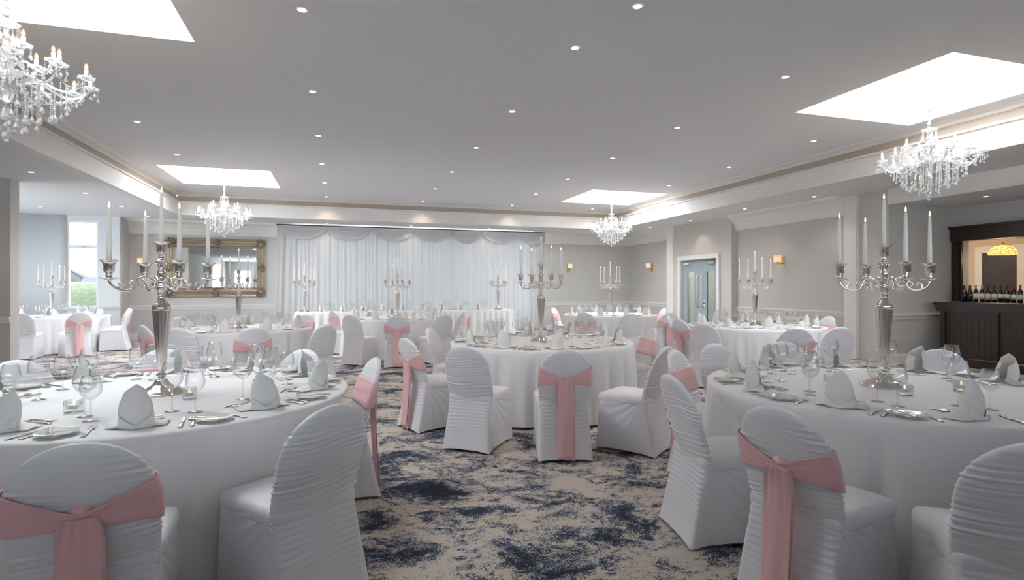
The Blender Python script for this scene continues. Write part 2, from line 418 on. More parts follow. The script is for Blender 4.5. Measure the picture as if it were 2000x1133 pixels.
# bay at the far left
wall('wall_bay', -5.45, -5.30, 16.70, 17.4)
struct('wall_bay', MB().box(-5.80, -5.33, 16.60, 16.75, 0, ZS), M['paint_bay'])
struct('wall_bay', MB().box(-6.47, -5.80, 16.60, 16.75, 0, 0.88).box(-6.47, -5.80, 16.60, 16.75, 3.08, ZS), M['paint_bay'])
arc = []
cx, cy = -6.47, 13.9
for i in range(25):
    a = PI / 2 + (PI / 2) * i / 24
    arc.append((cx + 2.7 * cos(a) , cy + 2.7 * sin(a)))
am = MB()
rs = []
for i, (x, y) in enumerate(arc):
    a = PI / 2 + (PI / 2) * i / 24; ox, oy = cos(a) * 0.15, sin(a) * 0.15
    rs.append([(x, y, 0), (x + ox, y + oy, 0), (x + ox, y + oy, ZS), (x, y, ZS)])
am.rings(rs, True, True, True); am.sm = [True] * len(am.f)
struct('wall_bay', am, M['paint_bay'])
wall_holes('wall_bay', 'y', -9.32, -9.17, 11.6, 13.9, [(11.8, 13.7, 0.3, 3.0)], mat='paint_bay')
# bay window
wf = MB(); wy0, wy1 = 16.63, 16.70
for (x0, x1, z0, z1) in [(-6.47, -6.42, 0.88, 3.08), (-5.85, -5.80, 0.88, 3.08), (-6.42, -5.85, 0.88, 0.93), (-6.42, -5.85, 3.03, 3.08), (-6.42, -5.85, 2.38, 2.47)]:
    wf.box(x0, x1, wy0, wy1, z0, z1)
w6 = struct('window_6', wf, M['paint_white'])
MB().box(-6.42, -5.85, 16.66, 16.67, 0.93, 2.38).build('pane', M['pane'], w6)
MB().box(-6.42, -5.85, 16.66, 16.67, 2.47, 3.03).build('pane', M['pane'], w6)
MB().box(-6.17, -6.10, 16.60, 16.63, 2.40, 2.42).build('window_handle', M['chrome'], w6)
MB().box(-6.50, -5.77, 16.55, 16.63, 0.85, 0.88).build('window_sill', M['paint_white'], w6)
# pier with arched corner at left edge of view
struct('wall_left', MB().box(-9.3, -5.20, 11.33, 11.60, 0, ZS), M['paint_wall'])
wall_holes('wall_left', 'y', -7.65, -7.5, -9.0, 11.33, [(-7.8, -4.6, 0.4, 2.95)])
for q, (a, b) in enumerate(((-7.8, -4.6),)):
    f = MB()
    for y in (a, (a + b) / 2 - 0.03, b - 0.06): f.box(-7.62, -7.56, y, y + 0.06, 0.4, 2.95)
    f.box(-7.62, -7.56, a, b, 0.4, 0.46); f.box(-7.62, -7.56, a, b, 2.89, 2.95)
    w = struct('window_%d' % (12 + q), f, M['paint_white'])
    MB().box(-7.60, -7.59, a + .06, b - .06, 0.46, 2.89).build('pane', M['pane'], w)
wall_holes('wall_front', 'x', -9.15, -9.0, -7.65, 9.85, [(-7.0, -5.9, 0.0, 2.6), (-5.4, -2.2, 1.1, 3.12), (-1.9, 1.3, 1.1, 3.12), (1.6, 4.8, 1.1, 3.12), (5.1, 8.3, 1.1, 3.12)])
struct('wall_light_blocker', MB().box(-7.5, WR, -1.40, -1.25, 0, 1.40), M['paint_wall'])  # unseen low wall added to keep rear window light off near chairs
for q, x0 in enumerate((-5.4, -1.9, 1.6, 5.1)):  # windows added behind the camera to brighten camera-facing surfaces
    g_ = MB().box(x0, x0 + 3.2, -9.12, -9.04, 1.1, 1.17).box(x0, x0 + 3.2, -9.12, -9.04, 3.05, 3.12)
    for x in (x0, x0 + 1.57, x0 + 3.14): g_.box(x, x + 0.06, -9.12, -9.04, 1.17, 3.05)
    w = struct('window_%d' % (8 + q), g_, M['paint_white']); MB().box(x0 + 0.06, x0 + 3.14, -9.09, -9.08, 1.17, 3.05).build('pane', M['pane'], w)
f = MB()
for x in (-7.0, -5.97): f.box(x, x + 0.07, -9.12, -9.04, 0, 2.6)
f.box(-6.93, -5.97, -9.12, -9.04, 2.53, 2.6).box(-6.93, -5.97, -9.12, -9.04, 0.0, 0.07)
w = struct('window_7', f, M['paint_white']); MB().box(-6.93, -5.97, -9.09, -9.08, 0.07, 2.53).build('pane', M['pane'], w)
# right wall, door section, bar recess
wall('wall_right', WR, WR + 0.15, 14.63, 17.4)
wall('wall_right', WR, WR + 0.15, 7.70, 11.78)
wall_holes('wall_right', 'y', WR - 0.16, WR + 0.15, 11.78, 14.63, [(12.32, 13.93, 0.0, 2.17)])
wall('wall_right', WR, WR + 0.15, -9.0, 3.0)
wall('wall_bar', WR + 0.15, 11.3, 7.70, 7.85, 0, 3.05)
wall_holes('wall_bar', 'y', 11.3, 11.45, 3.0, 9.6, [(6.0, 7.52, 1.12, 2.27)], z1=3.05)
wall('wall_bar', WR + 0.15, 11.3, 2.85, 3.0, 0, 3.05)
struct('trim_13', MB().box(WR - 0.02, WR + 0.15, 3.0, 7.70, 2.912, ZS), M['paint_trim'])
# room beyond the bar hatch
wall('wall_backroom', 14.0, 14.15, 4.8, 10.6, 0, 3.05, 'warm_wall')
wall('wall_backroom', 11.45, 14.0, 10.45, 10.6, 0, 3.05, 'warm_wall')
wall('wall_backroom', 11.45, 14.0, 4.8, 4.95, 0, 3.05, 'warm_wall')
struct('ceiling', MB().box(11.45, 14.15, 4.8, 10.6, 2.9, 3.05), M['warm_wall'])
df = MB(); df.box(13.94, 14.0, 8.05, 8.2, 0, 2.32); df.box(13.94, 14.0, 8.88, 9.03, 0, 2.32); df.box(13.94, 14.0, 8.2, 8.88, 2.17, 2.32)
d3 = struct('door_3', df, M['paint_trim']); MB().box(13.955, 13.99, 8.2, 8.88, 0, 2.17).build('door_leaf', M['dark_wood'], d3)
# pilasters and vertical trims
pil = [(WR - 0.20, WR + 0.0, 14.30, 14.63), (WR - 0.08, WR, 8.31, 8.58)]
for q, (x0, x1, y0, y1) in enumerate(pil):
    struct('trim_%d' % (14 + q), MB().box(x0, x1, y0, y1, 0, ZS - (0 if q else 0)), M['paint_trim'])
struct('trim_16', MB().box(WR - 0.215, WR - 0.16, 13.93, 14.05, 0, 2.29).box(WR - 0.215, WR - 0.16, 12.20, 12.32, 0, 2.29).box(WR - 0.215, WR - 0.16, 12.32, 13.93, 2.17, 2.29), M['paint_trim'])
# cornice (deep cove) , chair rails, skirtings
corn = [(0, 2.83), (0.02, 2.83), (0.05, 2.90), (0.10, 3.00), (0.19, 3.10), (0.30, 3.15), (0.32, 3.20), (0, 3.20)]
rail = [(0, 0.80), (0.012, 0.80), (0.018, 0.84), (0.035, 0.87), (0.04, 0.90), (0, 0.91)]
base = [(0, 0.0), (0.02, 0.0), (0.02, 0.13), (0.012, 0.16), (0, 0.165)]
runs = [('back', (-5.30, WB), (-1.22, WB), (0, -1), 1, 1), ('back', (6.02, WB), (WR, WB), (0, -1), 1, 1),
        ('right', (WR, 14.63), (WR, WB), (-1, 0), 1, 1), ('right', (WR, 8.58), (WR, 11.78), (-1, 0), 1, 1),
        ('bar', (WR, 7.70), (11.3, 7.70), (0, -1), 0, 1), ('bay', (-5.30, 16.70), (-5.30, WB), (1, 0), 0, 0),
        ('left', (-9.1, 11.33), (-5.20, 11.33), (0, -1), 0, 1), ('left', (-5.20, 11.33), (-5.20, 11.60), (1, 0), 0, 0),
        ('bay', (-5.80, 16.60), (-5.33, 16.60), (0, -1), 0, 1)]
n = 20
for (side, a, b, nr, c, r) in runs:
    if c: struct('trim_%d' % n, MB().prism(corn, a, b, nr), M['paint_trim']); n += 1
    if r: struct('trim_%d' % n, MB().prism(rail, a, b, nr), M['paint_trim']); n += 1
    struct('baseboard_%s' % side, MB().prism(base, a, b, nr), M['paint_trim'])
# blue-grey double doors
for q, (y0, y1) in enumerate(((12.33, 13.12), (13.13, 13.92))):
    X0, X1 = WR - 0.10, WR - 0.055
    m = MB(); g0, g1, gz0, gz1 = y0 + (0.20 if q == 0 else 0.27), y1 - (0.27 if q == 0 else 0.20), 0.25, 1.83
    m.box(X0, X1, y0, y1, 0.01, gz0); m.box(X0, X1, y0, y1, gz1, 2.16); m.box(X0, X1, y0, g0, gz0, gz1); m.box(X0, X1, g1, y1, gz0, gz1)
    d = struct('door_%d' % (q + 1), m, M['door_paint'])
    MB().box(X0 + 0.017, X0 + 0.024, g0, g1, gz0, gz1).build('glass_panel', M['frosted'], d)
    fr = MB(); t = 0.018
    for (p, r_, s_, u_) in ((g0 - t, g0, gz0 - t, gz1 + t), (g1, g1 + t, gz0 - t, gz1 + t), (g0, g1, gz0 - t, gz0), (g0, g1, gz1, gz1 + t)): fr.box(X0 - 0.006, X0, p, r_, s_, u_)
    fr.build('glass_bead', M['door_paint'], d)
    hy = y1 - 0.10 if q == 0 else y0 + 0.10
    hm = MB(); hm.tube([(X0, hy, 0.85), (X0 - 0.05, hy, 0.88)] + [(X0 - 0.06, hy, 0.9 + 0.08 * i) for i in range(10)] + [(X0 - 0.05, hy, 1.70), (X0, hy, 1.73)], 0.014, 10)
    hm.box(X0 - 0.004, X0 - 0.0005, hy - 0.04, hy + 0.04, 0.80, 1.78).build('door_handle', M['chrome'], d)
    MB().box(X0 - 0.07, X0, y1 - 0.36 if q == 1 else y0 + 0.12, y1 - 0.10 if q == 1 else y0 + 0.38, 2.03, 2.10).build('door_closer', M['paint_trim'] if q == 1 else M['chrome'], d)
    if q == 0:
        sg = MB().box(X0 - 0.003, X0 - 0.0002, y1 - 0.20, y1 - 0.11, 1.02 - 0.14, 1.16 - 0.14 + 0.03).build('door_sign', M['plastic'], d)
        disc = MB(); disc.rings([[(X0 - 0.003 - e, y1 - 0.155 + 0.038 * cos(t), 0.97 + 0.038 * sin(t)) for t in [2 * PI * i / 24 for i in range(24)]] for e in (0.0, 0.002)], True, True, False)
        disc.build('sign_disc', M['blue_sign'], sg)
struct('wall_corridor', MB().box(WR + 1.6, WR + 1.75, 11.0, 15.5, 0, 3).box(WR + .15, WR + 1.75, 11.0, 11.15, 0, 3).box(WR + .15, WR + 1.75, 15.4, 15.55, 0, 3), M['paint_trim'])
struct('ceiling', MB().box(WR + .15, WR + 1.75, 11.0, 15.55, 2.9, 3.0), M['paint_trim'])
# outside
struct('trim_60', MB().box(-3, 40, 17.45, 90, -0.35, -0.3), M['paint_trim'])  # unseen pale paving, added in place of lawn to avoid green bounce light
o = tag(MB().box(-160, -3, 17.8, 320, -0.35, -0.3).build('lawn', M['grass']), 'green lawn outside the bay window', 'grass'); o['kind'] = 'stuff'
hd = MB(); rs = []
for i in range(60):
    x = -14 + i * 0.3; r_ = []
    for j in range(14):
        a = PI * j / 13; w_ = 0.5 * (1 + 0.07 * sin(i * 1.7 + j) + 0.05 * sin(i * 3.1 + j * 2.3)); r_.append((x, 22.5 - cos(a) * w_, -0.3 + 1.85 * (abs(sin(a)) ** 0.4) * (1 + 0.015 * sin(i * 2.1 + j * 1.9))))
    rs.append(r_)
hd.rings(rs, True, True)
o = tag(hd.build('hedge', M['hedge']), 'clipped green hedge seen through the lower bay window pane', 'hedge')
fe = MB()
for z in (1.60, 1.85): fe.box(-40, 5, 25, 25.04, z - 0.3, z - 0.26)
for i in range(30): fe.box(-40 + i * 1.5, -39.95 + i * 1.5, 24.98, 25.06, -0.3, 1.62)
tag(fe.build('field_fence', M['paint_trim']), 'low rail fence outside beyond the hedge', 'fence')
hs = thing('house', 'grey gabled house in the distance through the bay window', 'house', (-92.0, 240, -0.3), 0)
hm = MB(); pr = [(-3.6, 0), (3.6, 0), (3.6, 5.0), (0, 7.6), (-3.6, 5.0)]
hm.rings([[(x, y, z) for x, z in pr] for y in (0, 7)], True, True, False); hm.build('house_walls', M['brick'], hs)
hm = MB()
for sg_ in (-1, 1):
    hm.slab([[(sg_ * 4.1, -0.5, 4.75), (sg_ * 4.1, 7.5, 4.75)], [(0, -0.5, 7.75), (0, 7.5, 7.75)]], 0.3)
hm.build('roof', M['slate'], hs); MB().box(-0.9, 0.9, -0.08, 0.02, 2.6, 4.8).build('house_window', M['slate'], hs)
h2 = thing('house', 'low grey house with slate roof beside the gabled one', 'house', (-84.5, 232, -0.3), 0)
MB().box(-1.5, 7, 0, 6, 0, 3.2).build('house_walls', M['brick'], h2)
MB().rings([[(x, y, z) for y, z in ((-0.4, 3.2), (6.4, 3.2), (3, 5.4))] for x in (-1.8, 7.2)], True, True, False).build('roof', M['slate'], h2)

# ------------------------------------------------------------------ downlights
def downlight_proto():
    t = thing('downlight', '', 'ceiling light')
    m = MB(); m.lathe([(0.036, 0.0), (0.036, -0.006), (0.045, -0.008), (0.052, -0.004), (0.052, 0.0)], 24, cap0=False, cap1=False)
    m.build('trim_ring', M['paint_white'], t)
    MB().lathe([(0.036, -0.002), (0.020, -0.003), (0.001, -0.004)], 24, cap0=True).build('lens', M['down'], t)
    return t
DL = downlight_proto()
rowd = {5.03: 'nearest row', 7.1: 'second row', 9.13: 'third row', 11.2: 'fourth row', 13.24: 'fifth row', 15.25: 'rearmost row'}
cold = {-2.72: 'left-hand', -0.29: 'second from left', 2.22: 'middle', 4.77: 'fourth from left', 7.3: 'right-hand'}
spots = []
for y in rowd:
    for x in cold:
        if x == -2.72 and y not in (9.13, 11.2): continue
        if x == 7.3 and y == 13.24 or (x == 7.3 and y == 5.03): continue
        spots.append((x, y, ZC, 'round warm downlight in raised ceiling, %s, %s' % (rowd[y], cold[x] + ' column'), 'downlights in the raised ceiling'))
spots.append((2.39, 4.13, ZC, 'round warm downlight at the top edge of the picture, raised ceiling', 'downlights in the raised ceiling'))
for (x, y, d) in [(-4.58, 10.55, 'nearest the left pier'), (-4.61, 12.59, 'just beyond the left pier'), (-6.33, 14.96, 'inside the window bay'), (-4.60, 14.42, 'in front of the bay opening'), (-4.59, 16.19, 'nearest the gilt mirror wall'),
                  (-0.3, 16.49, 'above left end of the voile'), (2.05, 16.49, 'above middle of the voile'), (4.41, 16.49, 'above right end of the voile'),
                  (9.03, 8.77, 'over the bar-side wall pilaster'), (8.92, 10.62, 'over the right wall lamp'), (9.09, 12.94, 'over the double doors'), (8.96, 14.74, 'over the far right corner')]:
    spots.append((x, y, ZS, 'small warm downlight in lower ceiling, ' + d, 'downlights in the lower ceiling'))
spots.append((10.36, 6.54, 2.922, 'small warm downlight in the bar recess ceiling', 'downlights in the lower ceiling'))
for (x, y, z, lab, g) in spots: place(DL, lab, (x, y, z), 0, g)
# ------------------------------------------------------------------ tables
TABLES = dict(NL=(-1.0, 3.78), NR=(3.32, 2.68), C=(2.28, 6.15), ML=(-1.46, 9.46), BC=(1.18, 11.74), BR=(6.07, 11.73), R=(6.62, 7.64), FL=(-6.02, 14.75))
TNAME = dict(NL='near left table', NR='near right table', C='centre table', ML='table by the gilt mirror', BC='table before the head table',
             BR='far right corner table', R='table beside the right wall', FL='table in the window bay')
TZ = 0.770; TR_ = 1.065

def cloth_mesh(seed, lim=None):
    rnd = random.Random(seed); p = [rnd.uniform(0, 6.28) for _ in range(8)]; nf = rnd.choice([22, 24, 26])
    n = 432; rs = []
    def fold(t):
        a = 1.9 * abs(sin(0.5 * (nf * t + 1.5 * sin(2 * t + p[0]) + 1.1 * sin(5 * t + p[1])))) ** 0.75 - 1.25
        b = sin((nf * 2 + 3) * t + p[2] + 1.2 * sin(3 * t + p[3]))
        env = 0.65 + 0.35 * sin(3 * t + p[4])
        return env * a + 0.28 * b * (0.5 + 0.5 * sin(4 * t + p[5]))
    prof = [(0.0001, 0), (0.3, 0), (0.7, 0), (TR_ - 0.06, 0), (TR_ - 0.018, -0.001), (TR_ - 0.006, -0.005), (TR_ + 0.002, -0.013)]
    for r, z in prof: rs.append([(r * cos(a), r * sin(a), TZ + z) for a in [2 * PI * j / n for j in range(n)]])
    H = TZ - 0.013 - 0.012; K = 22
    for i in range(1, K + 1):
        t = i / K; ring = []
        for j in range(n):
            a = 2 * PI * j / n; f = fold(a)
            r = TR_ + 0.004 + 0.040 * t + 0.062 * (t ** 0.6) * f * min(1, t * 4)
            aa = a + 0.010 * t * cos(nf * a)
            if lim is not None:
                cap = lim[j]; tt = min(1.0, t / 0.30); capz = TR_ + 0.02 + (cap - TR_ - 0.02) * tt
                if cap < 5: r = min(r, capz)
            z = TZ - 0.013 - H * t + (0.012 + 0.008 * f) * t ** 4
            ring.append((r * cos(aa), r * sin(aa), z))
        rs.append(ring)
    m = MB(); m.rings(rs, False, False); return m
# ------------------------------------------------------------------ covered chair
def wprof(z):
    if z < 0.66: return 0.203 + 0.012 * math.sin(min(1, max(0, (z - 0.40) / 0.26)) * PI / 2)
    q = min(1.0, (z - 0.66) / 0.245); return max(0.004, 0.215 * (1 - q ** 2.35) ** 0.5)
def ycen(z): return -0.03 - 0.135 * max(0, (z - 0.44)) / 0.46
def backpt(ph, z, off=0.0, seed=0, ruche=1.0):
    w = wprof(z) + off; th = 0.026 * min(1.0, (wprof(z) / 0.12) ** 0.6) + off
    c_, s_ = cos(ph), sin(ph)
    x = w * math.copysign(abs(c_) ** 0.75, c_); y = th * math.copysign(abs(s_) ** 0.55, s_)
    e = min(1.0, abs(x) / 0.22); y += 0.022 * e * e + ycen(z)
    d = 0.0
    if ruche:
        ss = 1 if x > 0 else -1
        q = z * 2 * PI / 0.026 + seed + 2.2 * sin(7 * x + 9 * z + seed) + 3.0 * sin(z * 13 + seed) + (e ** 1.5) * (14 * max(0, z - 0.70) + 3 * ss * sin(z * 9))
        a = (0.5 + 0.5 * e) * (1.0 if z < 0.72 else max(0.0, 1 - (z - 0.72) / 0.16) + 0.0) + (0.75 * e ** 2.5 if z > 0.70 else 0)
        d = 0.0034 * ruche * a * (0.55 + 0.45 * sin(z * 31 + x * 6 + seed)) * (sin(q + 1.2 * sin(x * 19 + seed)) + 0.6 * sin(q * 1.63 + 2.1 + 14 * x) + 0.5 * sin(q * 0.47 + 5 * x))
    x += d * c_; y += d * (1 if s_ > 0 else -1) * min(1, abs(s_) * 3)
    return (x, y, z)
def back_mb(seed):
    m = MB(); zs = [0.40 + 0.0042 * i for i in range(98)]
    zs = [z for z in zs if z < 0.80] + [0.80 + 0.105 * sin(PI / 2 * i / 26) for i in range(27)]
    n = 72; rs = [[backpt(2 * PI * j / n, z, 0, seed) for j in range(n)] for z in zs]
    return m.rings(rs, True, True)
def skirt_ring(z, n=120, seed=0, grow=0.0):
    t = 1 - z / 0.46
    x_b = 0.200 + 0.032 * t; x_f = 0.218 + 0.012 * t
    yb = -0.050 - 0.098 * t ** 1.1; yf = 0.385 + 0.03 * t
    pts = []
    # perimeter param: rounded rectangle through superellipse mapping
    for j in range(n):
        a = 2 * PI * j / n; c_, s_ = cos(a), sin(a); p = 0.16
        sx = math.copysign(abs(c_) ** p, c_) ; sy = math.copysign(abs(s_) ** p, s_)
        k = max(abs(c_), abs(s_)); sx, sy = c_ / k, s_ / k
        # soften the corners
        rr = (abs(sx) ** 14 + abs(sy) ** 14) ** (1 / 14); sx /= rr; sy /= rr
        fy = (sy + 1) / 2; xw = x_b + (x_f - x_b) * fy
        x = sx * xw; y = yb + (yf - yb) * fy
        nx, ny = (c_, 0) if abs(c_) > abs(s_) else (0, s_); l = abs(nx) + abs(ny); nx /= l; ny /= l
        d = 0.0
        mid = (1 - min(1, abs(sx)) ** 4) if ny else (1 - min(1, abs(sy)) ** 4)
        d -= 0.022 * mid * t * (1 if nx else 0.5)
        if ny < 0:   # rear panel horizontal ruching fading towards the hem
            q = z * 2 * PI / 0.027 + seed + 2.5 * sin(6 * x + 8 * z + seed) + 2 * sin(11 * z)
            d += 0.0028 * (0.25 + 0.75 * min(1, abs(sx)) ** 1.5) * min(1, max(0.12, (z - 0.05) / 0.25)) * (sin(q + 1.4 * sin(9 * x + seed)) + .5 * sin(1.7 * q + 11 * x))
        elif nx:     # side panels: folds fanning from the rear seat joint
            ang = math.atan2(0.46 - z + 0.03, (y + 0.06)); rad = math.hypot(0.46 - z, y + 0.05)
            d += 0.0042 * (0.3 + 0.7 * max(0, 1 - rad / 0.5)) * sin(ang * 26 + seed + 2 * sin(7 * rad + seed))
        else: d += 0.002 * sin(z * 90 + 8 * x)
        x += nx * (d + grow); y += ny * (d + grow)
        zz = z + (0.020 * mid * max(0, t - 0.8) / 0.2 if z < 0.1 else 0)
        pts.append((x, y, zz))
    return pts
def skirt_mb(seed):
    rs = [skirt_ring(0.004 + 0.456 * i / 66, seed=seed) for i in range(67)]
    return MB().rings(rs, False, True)
def seat_mb(seed):
    rs = []
    base_ = skirt_ring(0.46, seed=seed)
    cx_, cy_ = 0.0, 0.20
    for k, (s_, z) in enumerate([(1.0, 0.415), (1.02, 0.43), (1.025, 0.45), (1.01, 0.468), (0.97, 0.481), (0.88, 0.489), (0.7, 0.495), (0.4, 0.498), (0.1, 0.499)]):
        rs.append([(cx_ + (x - cx_) * s_, cy_ + (y - cy_) * s_, z + (-0.004 * max(0, (y - .2)) )) for x, y, _ in base_])
    return MB().rings(rs, True, True)
def band_mb(front_only=False):
    n = 97; w_ = 15; G = []
    for i in range(n):
        ph = 2 * PI * i / (n - 1) - PI / 2    # start and end at the knot (rear centre)
        rear = sin(ph) < -0.02
        c_ = abs(cos(ph))
        t = 1.0
        if rear: t = min(1.0, abs(backpt(ph, 0.68, 0, 0, 0)[0]) / 0.225)
        half = 0.086 if not rear else 0.020 + 0.060 * t ** 1.1
        cen = 0.680 if not rear else 0.645 + 0.035 * t ** 0.8
        row = []
        for j in range(w_):
            b = j / (w_ - 1) * 2 - 1; z = cen + b * half
            pl = 0.0 if not rear else 0.010 * (1 - 0.45 * t) * sin(b * 9.5 + 2.5 * t)
            x, y, zz = backpt(ph, z, 0.0075, 0, 0)
            if not rear: pl = 0.0012 * sin(b * 7 + 6 * x)
            y += pl if not rear else -abs(pl) - 0.003 - 0.012 * (1 - t) ** 3
            if abs(x) > 0.2: x *= 1.0 + 0.008 * sin(b * 8)
            row.append((x, y, zz))
        G.append(row)
    return MB().slab(G, 0.0035)
def tail_mb(seed):
    m = MB()
    for lay, (wx, zb, sh) in enumerate(((0.066, 0.030, 0.004), (0.062, 0.050, -0.005))):
        G = []
        for i in range(40):
            t = i / 39; z = 0.658 - (0.658 - zb) * t
            y0 = -0.134 - 0.034 * t ** 1.6 - 0.007 * lay - 0.012 * max(0, 1 - t * 6)
            w_ = wx * (0.74 + 0.26 * min(1, t * 8) ** 0.6) * (1 + 0.02 * t)
            row = []
            for j in range(17):
                b = j / 16 * 2 - 1
                row.append((sh * t + b * w_, y0 - 0.004 * cos(b * PI / 2) - 0.007 * (1 - min(1, t * 3)) * sin(b * 11 + seed) - 0.0025 * sin(b * 4 + seed + 3 * t), z + 0.012 * b * t * (1 if lay else -1)))
            G.append(row)
        m.slab(G, 0.003)
    return m
def knot_mb():
    m = MB(); rs = []
    for i in range(15):
        a = PI * i / 14
        rs.append([((0.034 * abs(sin(a)) ** 0.6 + 1e-4) * cos(q) * (1 + 0.08 * sin(5 * q + i)), -0.118 + (0.022 * abs(sin(a)) ** .6 + 1e-4) * sin(q) + ycen(0.66) - ycen(0.66) - 0.008, 0.668 + 0.026 * -cos(a)) for q in [2 * PI * j / 20 for j in range(20)]])
    return m.rings(rs, True, True)
protos = {}
def make_chair(kind, seed):
    t = thing('banquet_chair', '', 'chair')
    back_mb(seed).build('backrest', M['fabric'], t); seat_mb(seed).build('seat', M['fabric'], t); skirt_mb(seed).build('chair_skirt', M['fabric'], t)
    if kind == 'pink':
        b = band_mb().build('sash', M['satin'], t); b['label'] = 'pink satin sash'
        knot_mb().build('knot', M['satin'], b); tail_mb(seed).build('sash_tail', M['satin'], b)
    return t
for k in ('pink', 'plain'):
    for sd in (0, 2): protos[k, sd] = make_chair(k, sd * 1.37 + 0.3)
USEN = [0]
# (table, top x, top y, kind, rotation offset deg, label)
W_ = 'plain white chair '; P_ = 'pink-sashed white chair '
CH = [
 ('NL', -0.79, 2.10, 'pink', 0, P_ + 'and bow, nearest the camera at bottom left'),
 ('NL', -0.01, 2.47, 'plain', 0, W_ + 'at the right front of the near left table, beside the aisle'),
 ('NL', 0.26, 4.02, 'pink', 0, P_ + 'band across its front, at the right of the near left table'),
 ('NL', -0.25, 4.75, 'plain', 0, W_ + 'behind the right side of the near left table'),
 ('NL', -1.34, 5.09, 'pink', 0, P_ + 'seen behind the near left candelabrum stem'),
 ('NL', -2.10, 4.62, 'plain', 0, W_ + 'at the left edge behind the near left table'),
 ('ML', -0.99, 7.52, 'pink', 0, P_ + 'and bow, in front of the table by the gilt mirror'),
 ('ML', -0.14, 7.82, 'plain', 0, W_ + 'at the right front of the table by the gilt mirror'),
 ('ML', -1.87, 7.70, 'plain', 0, W_ + 'left of the bow-tied one at the table by the mirror'),
 ('ML', -2.47, 8.47, 'pink', -6, P_ + 'seen side-on left of the table by the gilt mirror'),
 ('ML', -2.52, 10.52, 'plain', 0, W_ + 'behind left of the table by the gilt mirror'),
 ('ML', -1.66, 10.98, 'plain', 0, W_ + 'directly behind the table by the gilt mirror'),
 ('ML', -0.55, 10.85, 'pink', 0, P_ + 'band, behind right of the table by the mirror'),
 ('BC', 0.20, 10.30, 'plain', 0, W_ + 'at the left front of the table before the head table'),
 ('BC', -0.15, 12.38, 'pink', 0, P_ + 'band, at the back left of the table before the head table'),
 ('BC', 0.97, 9.75, 'pink', 0, P_ + 'and bow, in front of the table before the head table'),
 ('BC', 1.84, 9.98, 'plain', 0, W_ + 'at the right front of the table before the head table'),
 ('BC', 2.42, 11.05, 'plain', 0, W_ + 'at the right of the table before the head table'),
 ('BC', 2.70, 11.75, 'pink', 8, P_ + 'at the far right of the table before the head table'),
 ('C', 1.01, 4.60, 'plain', 0, W_ + 'at the left front of the centre table, beside the aisle'),
 ('C', 1.73, 4.09, 'pink', 0, P_ + 'and long bow, at the front of the centre table'),
 ('C', 1.06, 6.79, 'plain', 0, W_ + 'at the back left of the centre table'),
 ('C', 0.62, 5.51, 'pink', 0, P_ + 'and bow seen side-on at the left of the centre table'),
 ('C', 2.58, 4.05, 'plain', 28, W_ + 'at the right front of the centre table, turned left'),
 ('C', 3.67, 5.98, 'pink', 0, P_ + 'band, at the right of the centre table'),
 ('NR', 2.53, 3.82, 'pink', 0, P_ + 'band across its front, at the back left of the near right table'),
 ('NR', 3.15, 4.15, 'plain', 0, W_ + 'behind the near right table, left of its glasses'),
 ('NR', 3.88, 4.12, 'plain', 0, W_ + 'behind the near right table, seen through its glasses'),
 ('NR', 4.58, 3.22, 'plain', 0, W_ + 'behind right of the near right candelabrum'),
 ('NR', 1.79, 2.73, 'plain', -8, W_ + 'at the left of the near right table, beside the aisle'),
 ('NR', 1.74, 1.84, 'pink', -14, P_ + 'and bow, nearest the camera at bottom right'),
 ('NR', 2.14, 1.18, 'plain', 0, W_ + 'cut off by the bottom right corner of the picture'),
 ('BR', 5.27, 9.35, 'plain', 0, W_ + 'in front of the far right corner table'),
 ('BR', 4.62, 10.02, 'pink', 0, P_ + 'and bow, at the left front of the far right corner table'),
 ('BR', 5.01, 12.68, 'pink', 0, P_ + 'at the back left of the far right corner table'),
 ('BR', 7.34, 11.45, 'pink', 0, P_ + 'band, at the right of the far right corner table'),
 ('BR', 6.25, 9.50, 'pink', -12, P_ + 'and bow, at the right front of the far right corner table'),
 ('R', 5.03, 7.47, 'pink', 0, P_ + 'and bow seen side-on left of the table beside the right wall'),
 ('R', 5.55, 8.55, 'plain', 0, W_ + 'at the back left of the table beside the right wall'),
 ('R', 4.79, 6.53, 'plain', 0, W_ + 'at the left front of the table beside the right wall'),
 ('R', 5.28, 5.38, 'pink', 0, P_ + 'and bow, in front of the table beside the right wall'),
 ('R', 8.00, 7.45, 'pink', 0, P_ + 'band, at the right of the table beside the right wall'),
 ('R', 5.98, 5.40, 'plain', 0, W_ + 'at the right front of the table beside the right wall'),
 ('FL', -5.80, 12.95, 'plain', 0, W_ + 'nearest the left pier at the table in the window bay'),
 ('FL', -4.92, 13.20, 'pink', 0, P_ + 'and bow, in front of the table in the window bay'),
 ('FL', -4.75, 15.45, 'pink', 0, P_ + 'band, at the right of the table in the window bay'),
 ('FL', -4.42, 14.42, 'plain', 20, W_ + 'seen side-on at the right of the table in the window bay'),
]
CHAIR_FOOT = []
for i, (tb, x, y, kind, ro, lab) in enumerate(CH):
    tx, ty = TABLES[tb]; a = math.atan2(ty - y, tx - x); L_ = 0.165
    ox, oy = x + L_ * cos(a), y + L_ * sin(a); rz = a - PI / 2 + math.radians(ro)
    CHAIR_FOOT.append((ox, oy, rz + PI / 2))
    place(protos[kind, (0, 2)[i % 2]], lab, (ox, oy, 0), rz, 'white covered banquet chairs with pink sashes' if kind == 'pink' else 'plain white covered banquet chairs')

